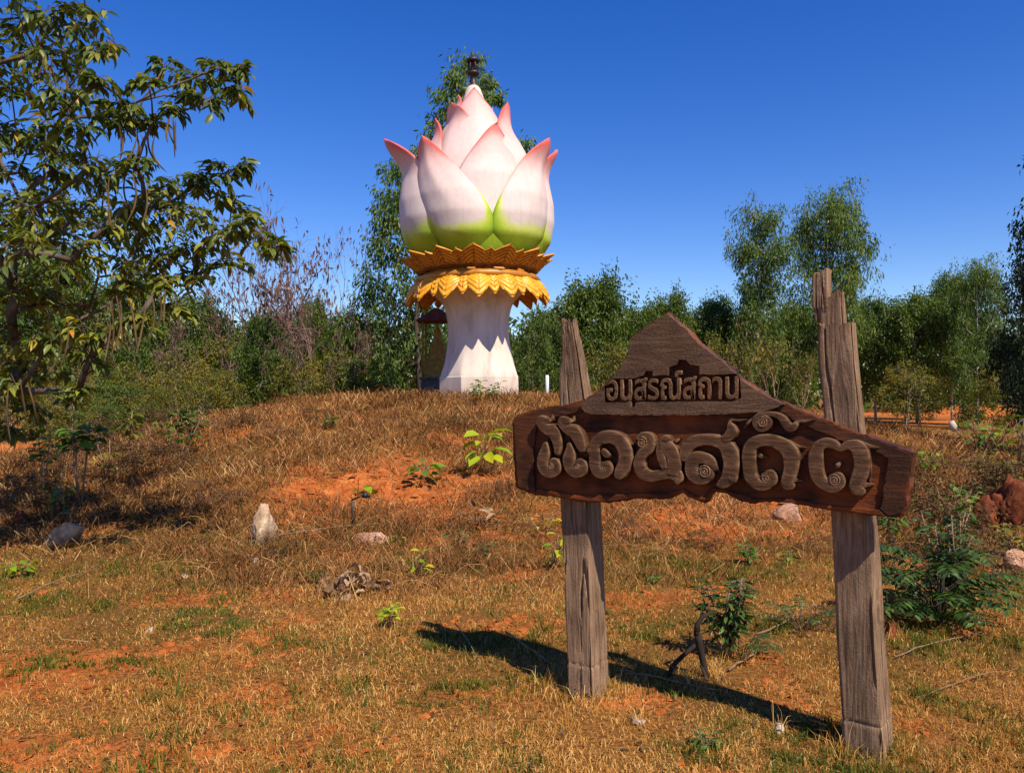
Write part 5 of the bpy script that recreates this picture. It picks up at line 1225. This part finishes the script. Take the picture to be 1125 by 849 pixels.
m_dkst = rock_mat('dark_plinth_stone', (.05, .045, .045), (.10, .09, .085), (.16, .15, .14))
g = Geo(); box(g, 0, 0, .25, .95, .95, .7); box(g, 0, 0, .63, 1.05, 1.05, .08); me = g.mesh('shrine_plinth'); flat(me); link('plinth', me, m_dkst, shr)
g = Geo(); v, q = lathe([(.48, .67), (.48, .82), (.40, .86), (.42, .95), (.36, 1.0), (.40, 1.15), (.28, 1.35), (.22, 1.5), (.26, 1.62), (.17, 1.78), (.12, 1.86), (.15, 1.96), (.10, 2.1), (.03, 2.25), (.001, 2.4)], 20); g.add(v, q)
m_og = rock_mat('aged_gold', (.16, .08, .015), (.30, .16, .03), (.42, .25, .06)); link('golden_figure', g.mesh('golden_figure'), m_og, shr)
g = Geo()
for sx_, sy_ in ((-.42, -.42), (.42, -.42), (-.42, .42), (.42, .42)): g.tube([(sx_, sy_, .66), (sx_, sy_, 2.42)], .035, 8)
link('roof_posts', g.mesh('roof_posts'), m_og, shr)
g = Geo(); V = [(-.62, -.62, 2.38), (.62, -.62, 2.38), (.62, .62, 2.38), (-.62, .62, 2.38), (-.06, -.4, 2.78), (.06, -.4, 2.78), (.06, .4, 2.78), (-.06, .4, 2.78)]
g.add(V, [(0, 1, 5, 4), (1, 2, 6, 5), (2, 3, 7, 6), (3, 0, 4, 7), (4, 5, 6, 7), (3, 2, 1, 0)])
m_rr = rock_mat('dark_red_roof', (.07, .018, .012), (.14, .035, .02), (.2, .06, .03)); me = g.mesh('roof'); flat(me); link('roof', me, m_rr, shr)

Yw = 24.5; x0 = W(601, 430, Yw)[0]; g = Geo(); gz_ = float(ground_h(x0, Yw)); zt = W(601, 412, Yw)[2]
g.tube([(0, 0, -.2), (0, 0, zt - gz_ - .03), (0, 0, zt - gz_)], [.06, .06, .04], 14)
m_wp, ns, ls, b = M('white_painted_post', .5, .4); b.inputs['Base Color'].default_value = (.62, .68, .72, 1)
link('white_post', g.mesh('white_post'), m_wp, label='short white marker post at the top of the mound right of the pedestal', cat='post', loc=(x0, Yw, gz_))
p = G(1068, 492); g = Geo(); g.tube([rel(1072, 498), rel(1060, 484), rel(1047, 470)], [.012, .010, .010], 6)
st = empty('wire_stake', p, 'leaning wire stake with a white cap near the red track at right', 'stake')
link('wire', g.mesh('wire'), mb_stick, st); g = Geo(); g.tube([rel(1049, 473), rel(1047, 468), rel(1045, 463)], [.05, .065, .05], 8); link('cap', g.mesh('cap'), mr_white, st)
